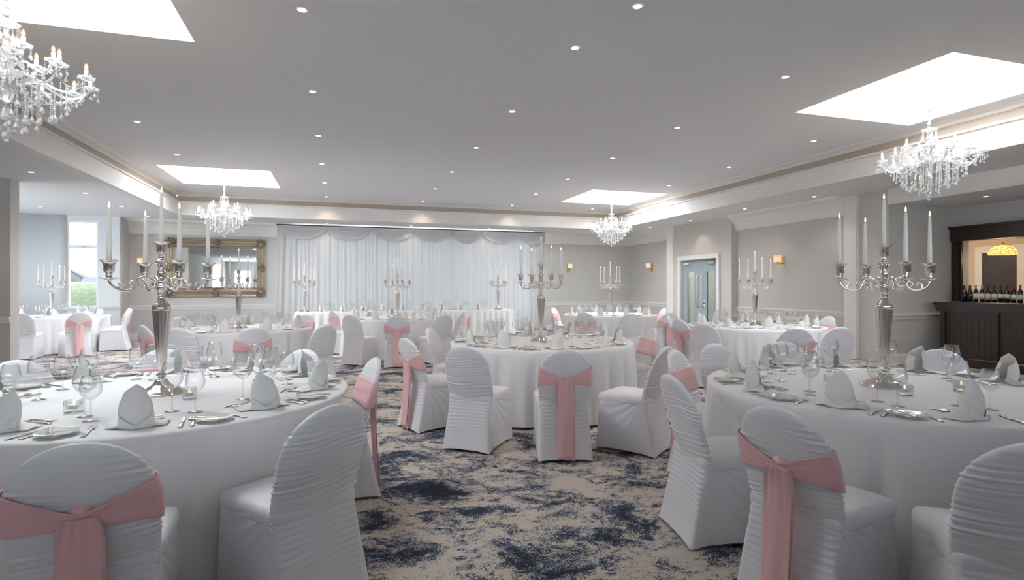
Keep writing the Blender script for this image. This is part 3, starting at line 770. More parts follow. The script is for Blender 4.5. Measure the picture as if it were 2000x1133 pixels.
# the cloths hang round whatever seat is pushed in under them
FOOT = {}
def cloth_limits(tx, ty, rz, n=432):
    lim = [9.0] * n
    for (ox, oy, a) in FOOT:
        dx, dy = ox - tx, oy - ty
        if math.hypot(dx, dy) > 2.2: continue
        fx, fy = cos(a), sin(a)
        for j in range(n):
            t = 2 * PI * j / n + rz; ux, uy = cos(t), sin(t)
            r = 0.45
            while r < 1.30:
                px, py = ux * r - dx, uy * r - dy
                ly = px * fx + py * fy; lx = px * fy - py * fx
                if abs(lx) < 0.262 and -0.19 < ly < 0.437: break
                r += 0.01
            if r < 1.30: lim[j] = min(lim[j], r - 0.012)
    out = []
    for j in range(n):
        best = lim[j]
        for k in range(-7, 8):
            v = lim[(j + k) % n]
            if v < 5: best = min(best, max(v, v + 0.012 * (abs(k) - 2)))
        out.append(best)
    return out
FOOT = CHAIR_FOOT
for i, (k, (x, y)) in enumerate(TABLES.items()):
    o = cloth_mesh(i + 3, cloth_limits(x, y, 0.4 * i)).build('tablecloth', M['cloth'], loc=(x, y, 0), rz=0.4 * i)
    tag(o, 'white floor length round tablecloth over the ' + TNAME[k], 'tablecloth', 'round white tablecloths')

# ------------------------------------------------------------------ candelabrum and candles
def candelabrum():
    t = thing('candelabrum', '', 'candelabrum')
    b = MB(); pr = [(0.132, 0), (0.134, 0.004), (0.130, 0.008), (0.122, 0.010), (0.121, 0.015), (0.112, 0.017), (0.110, 0.022), (0.100, 0.024), (0.096, 0.030), (0.080, 0.036), (0.055, 0.048), (0.042, 0.060), (0.036, 0.072), (0.030, 0.082)]
    b.lathe(pr, 48); b.build('base', M['silver'], t)
    s = MB(); s.lathe([(0.030, 0.080), (0.018, 0.088), (0.016, 0.095), (0.026, 0.100), (0.029, 0.108), (0.026, 0.116), (0.016, 0.121), (0.015, 0.126), (0.022, 0.130), (0.022, 0.134), (0.017, 0.137)], 32)
    fl = []
    for i in range(30):
        q = i / 29; fl.append((0.0175 + 0.0315 * q ** 0.8, 0.137 + 0.355 * q))
    s.lathe(fl, 96, mod=lambda a, z: 1 - 0.085 * abs(sin(7 * a)) ** 0.7, cap0=False, cap1=False)
    s.lathe([(0.049, 0.492), (0.051, 0.500), (0.051, 0.512), (0.047, 0.522), (0.038, 0.532), (0.027, 0.545), (0.020, 0.562), (0.017, 0.580), (0.022, 0.584), (0.022, 0.590), (0.016, 0.594), (0.018, 0.600), (0.030, 0.622), (0.031, 0.640), (0.026, 0.650), (0.034, 0.662), (0.034, 0.668), (0.020, 0.676), (0.016, 0.690), (0.022, 0.705), (0.024, 0.722), (0.016, 0.740), (0.022, 0.760), (0.030, 0.780), (0.032, 0.786), (0.030, 0.789), (0.014, 0.795), (0.013, 0.806)], 40)
    for k in range(8):
        a = 2 * PI * k / 8; s.tube([(0.018 * cos(a), 0.018 * sin(a), 0.742), (0.026 * cos(a), 0.026 * sin(a), 0.765), (0.036 * cos(a), 0.036 * sin(a), 0.785)], [0.003, 0.005, 0.002], 6)
    s.build('stem', M['silver'], t)
    def cup(z0, r=0, a=0):
        m = MB(); c = (r * cos(a), r * sin(a), z0)
        m.lathe([(0.010, -0.004), (0.016, 0.0), (0.018, 0.006), (0.012, 0.012), (0.020, 0.022), (0.026, 0.030), (0.027, 0.062), (0.030, 0.075), (0.040, 0.086), (0.046, 0.089), (0.046, 0.091), (0.034, 0.090), (0.018, 0.087), (0.014, 0.086)], 28, c)
        return m
    cup(0.808).build('candle_cup', M['silver'], t)
    R = 0.262
    for k in range(4):
        a = PI / 2 * k; m = MB()
        def pt(r, z): return (r * cos(a), r * sin(a), z)
        path = []; rad = []
        ctrl = [(0.028, 0.655), (0.055, 0.675), (0.085, 0.690), (0.112, 0.680), (0.125, 0.655), (0.138, 0.628), (0.165, 0.612), (0.200, 0.612), (0.235, 0.628), (0.255, 0.650), (R, 0.676)]
        for i in range(len(ctrl) - 1):
            p0 = ctrl[max(0, i - 1)]; p1 = ctrl[i]; p2 = ctrl[i + 1]; p3 = ctrl[min(len(ctrl) - 1, i + 2)]
            for q in range(4):
                u = q / 4; c = [0.5 * (2 * p1[e] + (p2[e] - p0[e]) * u + (2 * p0[e] - 5 * p1[e] + 4 * p2[e] - p3[e]) * u * u + (3 * p1[e] - p0[e] - 3 * p2[e] + p3[e]) * u ** 3) for e in (0, 1)]
                path.append(pt(*c)); rad.append(0.0075)
        path.append(pt(*ctrl[-1])); rad.append(0.006)
        m.tube(path, rad, 10)
        def scroll(cr, cz, r0, a0, a1, flip=1):
            pp = []; rr = []
            for i in range(19):
                u = i / 18; an = a0 + (a1 - a0) * u; rr_ = r0 * (1 - 0.62 * u); pp.append(pt(cr + rr_ * cos(an), cz + rr_ * sin(an))); rr.append(0.0062 * (1 - 0.45 * u))
            m.tube(pp, rr, 8); m.ball(pp[-1], 0.0062, 8, 6)
        scroll(0.094, 0.655, 0.034, 1.2, 1.2 - 5.2); scroll(0.150, 0.645, 0.026, PI * 1.1, PI * 1.1 - 4.6); scroll(0.060, 0.638, 0.026, 2.2, 2.2 + 4.4)
        scroll(0.198, 0.640, 0.026, -1.6, -1.6 + 4.4)
        arm = m.build('arm', M['silver'], t)
        dp = MB(); dp.lathe([(0.008, 0.668), (0.020, 0.674), (0.046, 0.679), (0.050, 0.682), (0.049, 0.684), (0.020, 0.681), (0.010, 0.690)], 28, (R * cos(a), R * sin(a), 0)); dp.build('drip_pan', M['silver'], arm)
        cup(0.690, R, a).build('candle_cup', M['silver'], arm)
    return t
CAND = candelabrum()
def candle(h, rb):
    t = thing('taper_candle', '', 'candle')
    MB().lathe([(rb * 0.85, 0), (rb, 0.004), (rb, 0.01), (rb * 0.60, h - 0.006), (rb * 0.42, h - 0.001), (0.001, h)], 20).build('wax_taper', M['wax'], t)
    MB().tube([(0, 0, h - 0.002), (0.0005, 0, h + 0.006), (0.0015, 0, h + 0.011)], 0.0011, 6).build('wick', M['wick'], t)
    MB().lathe([(0.0005, h + 0.003), (0.0035, h + 0.008), (0.0052, h + 0.014), (0.0046, h + 0.022), (0.0025, h + 0.032), (0.0003, h + 0.041)], 12).build('flame', M['flame'], t)
    return t
CA_C = candle(0.290, 0.0138); CA_S = candle(0.290, 0.0138)
CPOS = {k: (x, y, TZ) for k, (x, y) in TABLES.items()}
HT_Z = 0.79
CPOS['H1'] = (-0.79, 14.72, HT_Z); CPOS['H2'] = (4.2, 14.72, HT_Z)
CROT = dict(NL=19, NR=24, C=26, ML=28, BC=22, BR=33, R=24, FL=31, H1=28, H2=36)
CN = dict(TNAME); CN['H1'] = 'left end of the head table'; CN['H2'] = 'right end of the head table'
ORD = ['leftmost', 'second from left', 'tall middle', 'second from right', 'rightmost']
for k, (x, y, z) in CPOS.items():
    rz = math.atan2(y, x) - PI / 2 + math.radians(CROT[k])
    place(CAND, 'tall polished silver five-light candelabrum on the ' + CN[k], (x, y, z + 0.0005), rz, 'silver five-light candelabra')
    cs = [(x, y, z + 0.808 + 0.0905, True)]
    for q in range(4):
        a = rz + q * PI / 2; cs.append((x + 0.262 * cos(a), y + 0.262 * sin(a), z + 0.690 + 0.0905, False))
    side = sorted([c for c in cs if not c[3]], key=lambda c: proj(c[0], c[1])[0])
    order = [side[0], side[1], cs[0], side[2], side[3]]
    for nm, c in zip(ORD, order):
        place(CA_C if c[3] else CA_S, 'lit taper candle, %s of five, on the %s' % (nm, CN[k]), (c[0], c[1], c[2] - 0.001), random.uniform(0, 6), 'lit taper candles in the candelabra')

# ------------------------------------------------------------------ place setting pieces
def napkin_mb(kind, seed, seed_i):
    rnd = random.Random(seed); m = MB(); G = []
    ph0 = rnd.uniform(-0.5, 0.5)
    for i in range(45):
        a = -PI * 0.5 + (-2.75 + 5.5 * i / 44)    # front faces -y
        rel = -2.75 + 5.5 * i / 44
        pk = (0.9, -0.9, 0.25, 1.7)[seed_i]
        h = 0.112 + 0.080 * max(0.0, 1 - abs(rel - pk) / 2.9) ** 0.9
        if kind == 2: h = 0.085 + 0.095 * max(0, 1 - abs(abs(rel) - 1.5) / 1.6)
        row = []
        for j in range(16):
            v = j / 15; r = (0.049 + 0.012 * sin(PI * min(1, v * 1.15)) ** 0.8 if v * 1.15 < 1 else 0.049) * (1 - 0.10 * v ** 3) + 0.004 * sin(3 * a + seed) * (1 - v)
            flare = 1.0
            row.append((r * 1.10 * cos(a) * (1 - 0.30 * max(0, h * v - 0.13) / 0.06) + 0.012 * v * sin(seed) , r * 0.72 * sin(a) * (1 - 0.5 * max(0, h * v - 0.10) / 0.09), 0.004 + h * v))
        G.append(row)
    m.slab(G, 0.003)
    # folded front lapel
    G = []
    for i in range(21):
        rel = -1.25 + 2.5 * i / 20; a = -PI / 2 + rel; row = []
        hh = 0.012 + 0.05 * (abs(rel) / 1.25)
        for j in range(9):
            v = j / 8; r = 0.0655 + 0.006 * (1 - v) ** 2
            row.append((r * 1.10 * cos(a), r * 0.74 * sin(a) - 0.006 * (1 - v) * max(0, 1 - abs(rel)), 0.004 + hh * v))
        G.append(row)
    m.slab(G, 0.0025)
    # cloth tails spread on the table
    for s_ in (-1, 1):
        G = []; L1 = 0.095 + rnd.uniform(-0.01, 0.015)
        for i in range(13):
            u = i / 12; row = []
            for j in range(11):
                b = j / 10 * 2 - 1
                wv = 0.048 + 0.022 * u - 0.045 * max(0, u - 0.55)
                row.append((s_ * (0.030 + L1 * u), 0.012 + b * wv + 0.02 * u, 0.005 + 0.038 * (1 - u) ** 2 * (1 - 0.5 * b * b) + 0.008 * (1 - abs(b)) * u * abs(sin(3 * u + seed)) + 0.004 * (1 + sin(6 * b + seed))* (1-u)))
            G.append(row)
        m.slab(G, 0.003)
    return m
NAPS = []
for k in range(4):
    o = napkin_mb((0, 0, 0, 0)[k], k * 2.3 + 1, k).build('napkin', M['napkin']); tag(o, '', 'napkin'); NAPS.append(o)
def glass_proto(h, rb, rrim, name='wine_glass'):
    m = MB(); z1 = h * 0.46
    pr = [(0.0005, 0.004), (0.010, 0.0045), (0.030, 0.002), (0.034, 0.0), (0.034, 0.0012), (0.012, 0.006), (0.0045, 0.012), (0.0036, 0.030), (0.0036, z1 - 0.012), (0.006, z1 - 0.003)]
    for i in range(14):
        q = i / 13; z = z1 + (h - z1) * q
        r = rb * (sin(min(1, q / 0.42) * PI / 2) ** 0.62 if q < 0.42 else 1 - (1 - rrim / rb) * ((q - 0.42) / 0.58) ** 1.5)
        pr.append((max(0.006, r), z))
    pr.append((rrim - 0.0015, h)) 
    m.lathe(pr, 32, cap0=False, cap1=False)
    o = m.build(name, M['glass']); tag(o, '', 'wine glass'); return o
G_BIG = glass_proto(0.245, 0.051, 0.036); G_SM = glass_proto(0.212, 0.045, 0.033)
def plate_proto():
    o = MB().lathe([(0.001, 0.004), (0.045, 0.004), (0.052, 0.006), (0.078, 0.0145), (0.082, 0.016), (0.082, 0.0175), (0.078, 0.0170), (0.055, 0.0095), (0.045, 0.0075), (0.001, 0.0072)], 40).lathe([(0.040, 0.0), (0.044, 0.0), (0.045, 0.005), (0.040, 0.005)], 32).build('side_plate', M['china'])
    return tag(o, '', 'plate')
PLATE = plate_proto()
def handle(L_, w0=0.011, w1=0.0045, z=0.0015):
    G = []
    for i in range(19):
        t = i / 18; w_ = w0 + (w1 - w0) * t ** 0.55; w_ *= min(1, (t * 12 + 0.35)); G.append([(b * w_, L_ * t, z + 0.003 * sin(t * PI) + 0.0018 * (1 - b * b)) for b in [-1, -.5, 0, .5, 1]])
    return MB().slab(G, 0.0022)
def fork_proto(name='dinner_fork', s=1.0):
    m = handle(0.125); G = []
    for i in range(8):
        t = i / 7; w_ = 0.0045 + 0.0085 * min(1, t * 1.6) ** 0.7; G.append([(b * w_, 0.124 + 0.030 * t, 0.0018 + 0.006 * t * (1 - t) + 0.001) for b in (-1, -.33, .33, 1)])
    m.slab(G, 0.002)
    for q in range(4):
        x = -0.0114 + 0.0076 * q; m.tube([(x, 0.152, 0.0035), (x, 0.170, 0.0045), (x, 0.184, 0.0075), (x, 0.192, 0.011)], [0.0018, 0.0016, 0.0013, 0.0006], 5)
    for i_, p in enumerate(m.v): m.v[i_] = (p[0] * s, p[1] * s, p[2])
    o = m.build(name, M['steel']); return tag(o, '', 'fork')
def knife_proto(name='dinner_knife', s=1.0):
    m = handle(0.110, 0.0095, 0.0065, 0.003); G = []
    for i in range(16):
        t = i / 15; w0 = 0.0085; hi = 0.0075; lo = -0.0105 * (1 - max(0, t - 0.75) ** 2 * 12) if True else 0
        hi2 = hi * (1 - max(0, t - 0.85) * 5); G.append([(lo + (hi2 - lo) * q, 0.108 + 0.112 * t, 0.004) for q in (0, .33, .66, 1)])
    m.slab(G, 0.0014)
    for i_, p in enumerate(m.v): m.v[i_] = (p[0] * s, p[1] * s, p[2])
    o = m.build(name, M['steel']); return tag(o, '', 'knife')
def spoon_proto(name='soup_spoon', s=1.0):
    m = handle(0.128); G = []
    for i in range(13):
        t = i / 12; a = PI * t; w_ = 0.0045 + 0.0185 * abs(sin(t * PI)) ** 0.75 * (1 if t < 1 else 0)
        if t == 1: w_ = 0.002
        G.append([(b * w_, 0.126 + 0.058 * t, 0.0042 + 0.002 - 0.004 * sin(a) * (1 - b * b)+0.001) for b in [-1, -.7, -.35, 0, .35, .7, 1]])
    m.slab(G, 0.0016)
    for i_, p in enumerate(m.v): m.v[i_] = (p[0] * s, p[1] * s, p[2])
    o = m.build(name, M['steel']); return tag(o, '', 'spoon')
FORK, KNIFE, SPOON = fork_proto(), knife_proto(), spoon_proto()
BUTTER = knife_proto('butter_knife', 0.74); DSPOON = spoon_proto('dessert_spoon', 0.88); DFORK = fork_proto('dessert_fork', 0.82)

def side_name(rel):
    """rel: angle (deg) of the seat round its table, 0 = nearest the camera, positive = anticlockwise seen from above (to the right)"""
    names = ['front', 'front right', 'right front', 'right back', 'back right', 'back', 'back left', 'left back', 'left front', 'front left']
    return names[int(round((rel % 360) / 36.0)) % 10]
PH = dict(NL=-81, NR=-154, C=-100, ML=-92, BC=-87, BR=-95, R=-84, FL=-100)
n_set = 0
for tb, (tx, ty) in TABLES.items():
    tocam = math.degrees(math.atan2(-ty, -tx)); near = tb in ('NL', 'NR', 'C')
    angs = [PH[tb] + 36 * q for q in range(10)]
    rels = sorted([((a - tocam + 180) % 360 - 180, a) for a in angs])
    base_i = min(range(10), key=lambda i: abs(rels[i][0]))
    for idx, (rel, ang) in enumerate(rels):
        nm = side_name(36 * ((idx - base_i) % 10))
        A = math.radians(ang); rnd = random.Random(int(ang * 7) + hash(tb) % 1 + len(tb) * 13)
        # local frame: +y towards table centre, x to the diner's right
        fx, fy = -cos(A), -sin(A); rx, ry = fy, -fx
        bx_, by_ = tx + 0.86 * cos(A), ty + 0.86 * sin(A); rz0 = math.atan2(fy, fx) - PI / 2
        if not in_view(bx_, by_, TZ): continue
        def put(proto, what, lx, ly, drz, grp, dz=0.0006, flip=False):
            x = bx_ + rx * lx + fx * ly; y = by_ + ry * lx + fy * ly
            if not in_view(x, y, TZ + 0.05, 20): return None
            o = place(proto, '%s at the %s place of the %s' % (what, nm, TNAME[tb]), (x, y, TZ + dz), rz0 + math.radians(drz + rnd.uniform(-1.5, 1.5)), grp)
            return o
        put(NAPS[(idx * 3 + len(tb)) % 4], 'upright folded ivory napkin', rnd.uniform(-.01, .01), -0.03, rnd.uniform(-45, 45), 'folded ivory napkins')
        put(PLATE, 'white side plate', -0.285, -0.05, 0, 'white side plates')
        put(G_BIG, 'large clear wine glass', 0.105, 0.27, 0, 'large wine glasses')
        put(G_SM, 'small clear wine glass', 0.212, 0.20, 0, 'small wine glasses')
        put(KNIFE, 'steel dinner knife', 0.170, -0.145, 0, 'dinner knives')
        put(FORK, 'steel dinner fork', -0.180, -0.14, 0, 'dinner forks')
        if near:
            put(SPOON, 'steel soup spoon', 0.217, -0.13, 0, 'soup spoons')
            put(BUTTER, 'steel butter knife on the plate', -0.290, -0.135, 12, 'butter knives', dz=0.0165)
            put(DSPOON, 'steel dessert spoon', 0.09, 0.115, 88, 'dessert spoons')
            put(DFORK, 'steel dessert fork', -0.085, 0.165, -92, 'dessert forks')
        n_set += 1
# tea lights in glass cubes
def holder_proto():
    h, a, b = 0.062, 0.034, 0.026
    m = MB()
    def sq(r, z): return [(r * cos(t) , r * sin(t), z) for t in []]
    def rr(r, z, p=0.22):
        out = []
        for j in range(32):
            t = 2 * PI * j / 32; c_, s_ = cos(t), sin(t); k = (abs(c_) ** 8 + abs(s_) ** 8) ** (1 / 8); out.append((r * c_ / k, r * s_ / k, z))
        return out
    m.rings([rr(0.031, 0), rr(a, 0.003), rr(a, h - 0.002), rr(a - 0.002, h), rr(b + 0.001, h), rr(b, h - 0.003), rr(b, 0.022), rr(0.02, 0.018), rr(0.001, 0.017)], True, True)
    o = m.build('tealight_holder', M['thick_glass']); return tag(o, '', 'candle holder')
def tea_proto():
    t = thing('tea_light', '', 'candle')
    MB().lathe([(0.019, 0), (0.0195, 0.001), (0.0195, 0.016), (0.018, 0.0165), (0.001, 0.015)], 24).build('wax', M['wax'], t)
    MB().lathe([(0.0005, 0.016), (0.0032, 0.021), (0.0048, 0.027), (0.0035, 0.034), (0.0003, 0.043)], 12).build('flame', M['flame'], t)
    return t
HOLD, TEA = holder_proto(), tea_proto()
TL_ = [('NL', -1.27, 3.34, 'left'), ('NL', -0.80, 3.55, 'right'),
       ('NR', 3.03, 2.82, 'left'), ('NR', 3.17, 2.43, 'front'), ('NR', 3.62, 2.42, 'right'), ('NR', 3.56, 2.88, 'rear'),
       ('C', 1.95, 6.42, 'left'), ('C', 2.23, 5.93, 'middle'), ('C', 2.62, 6.18, 'right'),
       ('R', 6.28, 7.62, 'left'), ('R', 6.72, 7.42, 'right'), ('ML', -1.75, 9.25, 'left'), ('ML', -1.10, 9.30, 'right'), ('BC', 0.98, 11.45, 'left'), ('BC', 1.48, 11.45, 'right')]
for (tb, x, y, w) in TL_:
    place(HOLD, 'clear glass cube tealight holder, %s one on the %s' % (w, TNAME[tb]), (x, y, TZ + 0.0005), rz := random.uniform(0, 1.5), 'glass cube tealight holders')
    place(TEA, 'lit tea light inside the %s glass cube on the %s' % (w, TNAME[tb]), (x, y, TZ + 0.0187), rz, 'lit tea lights')
# ------------------------------------------------------------------ head table
hx0, hx1, hy0, hy1 = -1.0, 4.55, 14.40, 15.10
m = MB(); per = []
def per_pts(n=700):
    w_, d_ = hx1 - hx0, hy1 - hy0; P_t = 2 * (w_ + d_); out = []
    for i in range(n):
        s = P_t * i / n
        if s < w_: out.append((hx0 + s, hy0, 0, -1, s))
        elif s < w_ + d_: out.append((hx1, hy0 + s - w_, 1, 0, s))
        elif s < 2 * w_ + d_: out.append((hx1 - (s - w_ - d_), hy1, 0, 1, s))
        else: out.append((hx0, hy1 - (s - 2 * w_ - d_), -1, 0, s))
    return out
pp = per_pts(); rs = []
for (dz, off, amp) in ((0, -0.02, 0), (-0.003, -0.004, 0), (-0.012, 0.0, 0), (-0.035, 0.004, 0.003), (-0.15, 0.012, 0.014), (-0.40, 0.022, 0.022), (-0.77, 0.035, 0.030)):
    rs.append([(x + nx * (off + amp * sin(s * 36 + 1.5 * sin(s * 5))), y + ny * (off + amp * sin(s * 36 + 1.5 * sin(s * 5))), HT_Z + dz) for (x, y, nx, ny, s) in pp])
m.rings(rs, True, False)
tag(m.build('tablecloth', M['cloth']), 'long white pleated skirt cloth over the rectangular head table by the voile', 'tablecloth')
hn = ['first', 'second', 'third', 'fourth', 'fifth', 'sixth', 'seventh', 'eighth', 'ninth']
for i in range(9):
    x = -0.38 + 0.50 * i
    place(NAPS[i % 4], 'folded ivory napkin, %s from left on the head table' % hn[i], (x, 14.64, HT_Z + 0.0006), PI + 0.2 * sin(i * 3), 'folded ivory napkins on the head table')
    place(G_BIG, 'large wine glass, %s from left on the head table' % hn[i], (x + 0.14, 14.86, HT_Z + 0.0006), 0, 'large wine glasses on the head table')
    place(G_SM, 'small wine glass, %s from left on the head table' % hn[i], (x + 0.24, 14.80, HT_Z + 0.0006), 0, 'small wine glasses on the head table')
    place(PLATE, 'white side plate, %s from left on the head table' % hn[i], (x - 0.10, 14.92, HT_Z + 0.0006), 0, 'white side plates on the head table')

# ------------------------------------------------------------------ voile backdrop and swags
cx0, cx1, cyy, ctz = -1.62, 6.35, 16.78, 3.13
ct = thing('voile_curtain', 'long white sheer backdrop curtain with swags behind the head table', 'curtain', (0, 0, 0))
for q in range(8):
    a, b = cx0 + (cx1 - cx0) * q / 8 - 0.002, cx0 + (cx1 - cx0) * (q + 1) / 8 + 0.002
    G = []; n_ = 150
    for i in range(n_):
        x = a + (b - a) * i / (n_ - 1); row = []
        for j in range(26):
            z = ctz - (ctz - 0.02) * j / 25; t = j / 25
            fl = -0.10 * t if q == 0 else (0.06 * t if q == 7 else 0)
            u = (i / (n_ - 1))
            wob = 0.30 * sin(x * 9) * t
            y = cyy + 0.013 * sin(x * 50 + 2.0 * sin(x * 7.3) + wob) * (0.6 + 0.5 * t) + 0.010 * sin(x * 23 + 1.3 * sin(x * 3.1))
            row.append((x + fl * ((1 - u) if q == 0 else u), y, z))
        G.append(row)
    MB().slab(G, 0.002).build('voile_panel', M['sheer'], ct)
MB().tube([(cx0 - 0.02, cyy, ctz + 0.02), (cx1 + 0.02, cyy, ctz + 0.02)], 0.014, 8).build('curtain_rail', M['wick'], ct)
nodes = [-1.58, -0.30, 0.95, 2.15, 3.30, 4.25, 5.50, 6.33]
for q in range(len(nodes) - 1):
    a, b = nodes[q], nodes[q + 1]; G = []
    for i in range(41):
        u = i / 40; x = a + (b - a) * u; sag = 0.06 + 0.34 * (4 * u * (1 - u)) ** 0.75; row = []
        for j in range(22):
            v = j / 21; z = ctz - sag * v
            y = cyy - 0.055 - 0.05 * (4 * u * (1 - u)) * v - 0.014 * sin(v * 30) * (0.4 + 2 * u * (1 - u))
            row.append((x, y, z))
        G.append(row)
    MB().slab(G, 0.003).build('swag', M['swag'], ct)

# ------------------------------------------------------------------ gilt mirror on the back wall
mx0, mx1, mz0, mz1 = -4.47, -1.95, 1.13, 2.74
mt = thing('wall_mirror', 'large rectangular mirror in ornate antique gilt frame on the back wall', 'mirror', (mx0, WB, mz0))
W1, H1 = mx1 - mx0, mz1 - mz0
prof = [(0.0, 0.002), (0.0, 0.045), (0.02, 0.062), (0.045, 0.055), (0.06, 0.040), (0.11, 0.050), (0.15, 0.072), (0.185, 0.066), (0.20, 0.045), (0.215, 0.040), (0.235, 0.048), (0.25, 0.030), (0.25, 0.002)]
m = MB(); NP = len(prof)
rs = []
for (sx, sz) in ((0, 0), (1, 0), (1, 1), (0, 1), (0, 0)):
    ring = []
    for (a, d) in prof: ring.append((a if sx == 0 else W1 - a, -d, a if sz == 0 else H1 - a))
    rs.append(ring)
m.rings(rs, False, False, False); m.build('frame', M['gold'], mt)
def ornament(cx_, cz_, s, seed):
    o = MB(); rnd = random.Random(seed)
    o.ball((cx_, -0.075, cz_), 0.045 * s, 14, 8, 1.0)
    for k in range(9):
        a = 2 * PI * k / 9 + rnd.uniform(-.1, .1); r = 0.075 * s
        o.tube([(cx_ + 0.03 * s * cos(a), -0.075, cz_ + 0.03 * s * sin(a)), (cx_ + r * cos(a), -0.09, cz_ + r * sin(a)), (cx_ + (r + 0.05 * s) * cos(a + .35), -0.07, cz_ + (r + 0.05 * s) * sin(a + .35)), (cx_ + (r + 0.03 * s) * cos(a + .75), -0.06, cz_ + (r + .03 * s) * sin(a + .75))], [0.012 * s, 0.018 * s, 0.012 * s, 0.005 * s], 8)
        o.ball((cx_ + (r + .02) * cos(a + 0.3), -0.07, cz_ + (r + .02) * sin(a + 0.3)), 0.016 * s, 8, 6)
    return o
for q, (ux, uz) in enumerate(((0.13, 0.13), (W1 - 0.13, 0.13), (0.13, H1 - 0.13), (W1 - 0.13, H1 - 0.13))): ornament(ux, uz, 1.15, q).build('corner_ornament', M['gold'], mt)
for q, (ux, uz) in enumerate(((W1 / 2, 0.12), (W1 / 2, H1 - 0.12), (0.12, H1 / 2), (W1 - 0.12, H1 / 2))): ornament(ux, uz, 0.95, q + 5).build('frame_ornament', M['gold'], mt)
MB().box(0.24, W1 - 0.24, -0.02, -0.012, 0.24, H1 - 0.24).build('mirror_glass', M['mirror'], mt)

# ------------------------------------------------------------------ wall lamps
def sconce():
    t = thing('wall_lamp', '', 'wall lamp')     # local: wall at y=0, sticks out to -y
    MB().box(-0.045, 0.045, -0.018, 0.0, -0.16, 0.10).build('back_plate', M['brass'], t)
    MB().tube([(0, -0.015, -0.05), (0, -0.08, -0.07), (0, -0.14, -0.06), (0, -0.15, -0.03)], 0.012, 10).lathe([(0.02, 0), (0.04, 0.02), (0.042, 0.03), (0.02, 0.03)], 16, (0, -0.15, -0.05)).build('arm', M['brass'], t)
    sh = MB(); sh.lathe([(0.075, 0.0), (0.078, 0.0), (0.078, 0.15), (0.075, 0.15)], 32, (0, -0.15, -0.035), cap0=False, cap1=False); sh.build('lamp_shade', M['shade_cloth'], t)
    MB().lathe([(0.008, 0), (0.018, 0.02), (0.016, 0.045), (0.002, 0.065)], 14, (0, -0.15, -0.01)).build('bulb', M['small_bulb'], t)
    return t
SCN = sconce()
g = 'brass wall lamps with white shades'
def xat(u, Y):   # x on wall y=Y at image column (layout measured once)
    c = (u - 1000) / 1088; d = Y / (cos(YAW) - c * sin(YAW)); return d * (sin(YAW) + c * cos(YAW))
place(SCN, 'small brass wall lamp on back wall, just right of the voile', (xat(1110, WB), WB, 2.06), 0, g)
place(SCN, 'small brass wall lamp on back wall, hidden left of the gilt mirror', (-5.0, WB, 2.06), 0, g)
place(SCN, 'small brass wall lamp on right wall beyond the double doors', (WR, 15.75, 2.06), -PI / 2, g)
place(SCN, 'brass wall lamp on right wall between doors and bar', (WR, 10.25, 2.00), -PI / 2, g)

# ------------------------------------------------------------------ bar
bar = thing('bar_counter', 'dark wood bar counter with projecting top at the right', 'bar counter', (0, 0, 0))
bz = 1.13; bx0, bx1, by0, by1 = 10.42, 11.28, 3.2, 7.38
MB().box(bx0 - 0.04, bx1, by0, by1 + 0.05, bz - 0.045, bz).box(bx0 - 0.02, bx1, by0, by1 + 0.03, bz - 0.10, bz - 0.045).box(bx0 + 0.0, bx1, by0, by1 + 0.01, bz - 0.16, bz - 0.10).build('counter_top', M['dark_wood'], bar)
MB().box(bx0 + 0.05, bx1, by0 + 0.03, by1 - 0.04, 0.0, bz - 0.16).build('body', M['dark_wood'], bar)
pan = MB()
for i in range(42): pan.box(bx0 + 0.044, bx0 + 0.05, by0 + 0.1 + i * 0.095, by0 + 0.1 + i * 0.095 + 0.091, 0.12, bz - 0.2)
pan.build('front_boards', M['dark_wood'], bar)
for y in (by1 - 0.10, by1 - 0.95, by1 - 1.85, by1 - 2.75): MB().box(bx0 + 0.005, bx0 + 0.05, y - 0.03, y + 0.05, 0.0, bz - 0.16).build('post', M['dark_wood'], bar)
MB().tube([(bx0 - 0.10, by0 + 0.2, 0.17), (bx0 - 0.10, by1 - 0.6, 0.17)], 0.018, 10).tube([(bx0 - 0.10, by1 - 0.8, 0.17), (bx0 + 0.05, by1 - 0.8, 0.17)], 0.012, 8).build('foot_rail', M['brass'], bar)
fr = thing('bar_hatch_frame', 'dark moulded wood frame round the bar hatch opening', 'frame', (11.3, 7.0, 0))
def fb(y0, y1, z0, z1, d, nm='frame_member'): return MB().box(-d, -0.001, y0 - 7.0, y1 - 7.0, z0, z1).box(-d - 0.03, -d, y0 - 7.0 + 0.03, y1 - 7.0 - 0.03, z0, z1 - 0.03).build(nm, M['dark_wood'], fr)
fb(7.52, 7.69, 1.135, 2.27, 0.05); fb(5.83, 6.0, 1.135, 2.27, 0.05); fb(5.83, 7.69, 2.27, 2.53, 0.09, 'frame_header')
MB().box(-0.16, -0.001, -1.2, 0.692, 2.50, 2.545).build('frame_cornice', M['dark_wood'], fr)
# hanging amber lamp in the back room
pl = thing('pendant_lamp', 'glowing amber mosaic pendant lamp hanging beyond the bar hatch', 'lamp', (12.15, 7.38, 2.02))
MB().lathe([(0.215, 0.0), (0.218, 0.03), (0.205, 0.09), (0.165, 0.14), (0.09, 0.175), (0.03, 0.185), (0.03, 0.18), (0.085, 0.168), (0.158, 0.132), (0.198, 0.085), (0.208, 0.0)], 40, cap0=False, cap1=False).build('lamp_shade', M['pendant'], pl)
MB().lathe([(0.03, 0.18), (0.035, 0.20), (0.022, 0.22), (0.006, 0.24)], 16).tube([(0, 0, 0.23), (0, 0, 0.88)], 0.005, 6).build('chain', M['brass'], pl)
MB().ball((0, 0, 0.08), 0.035, 12, 8).build('bulb', M['small_bulb'], pl)
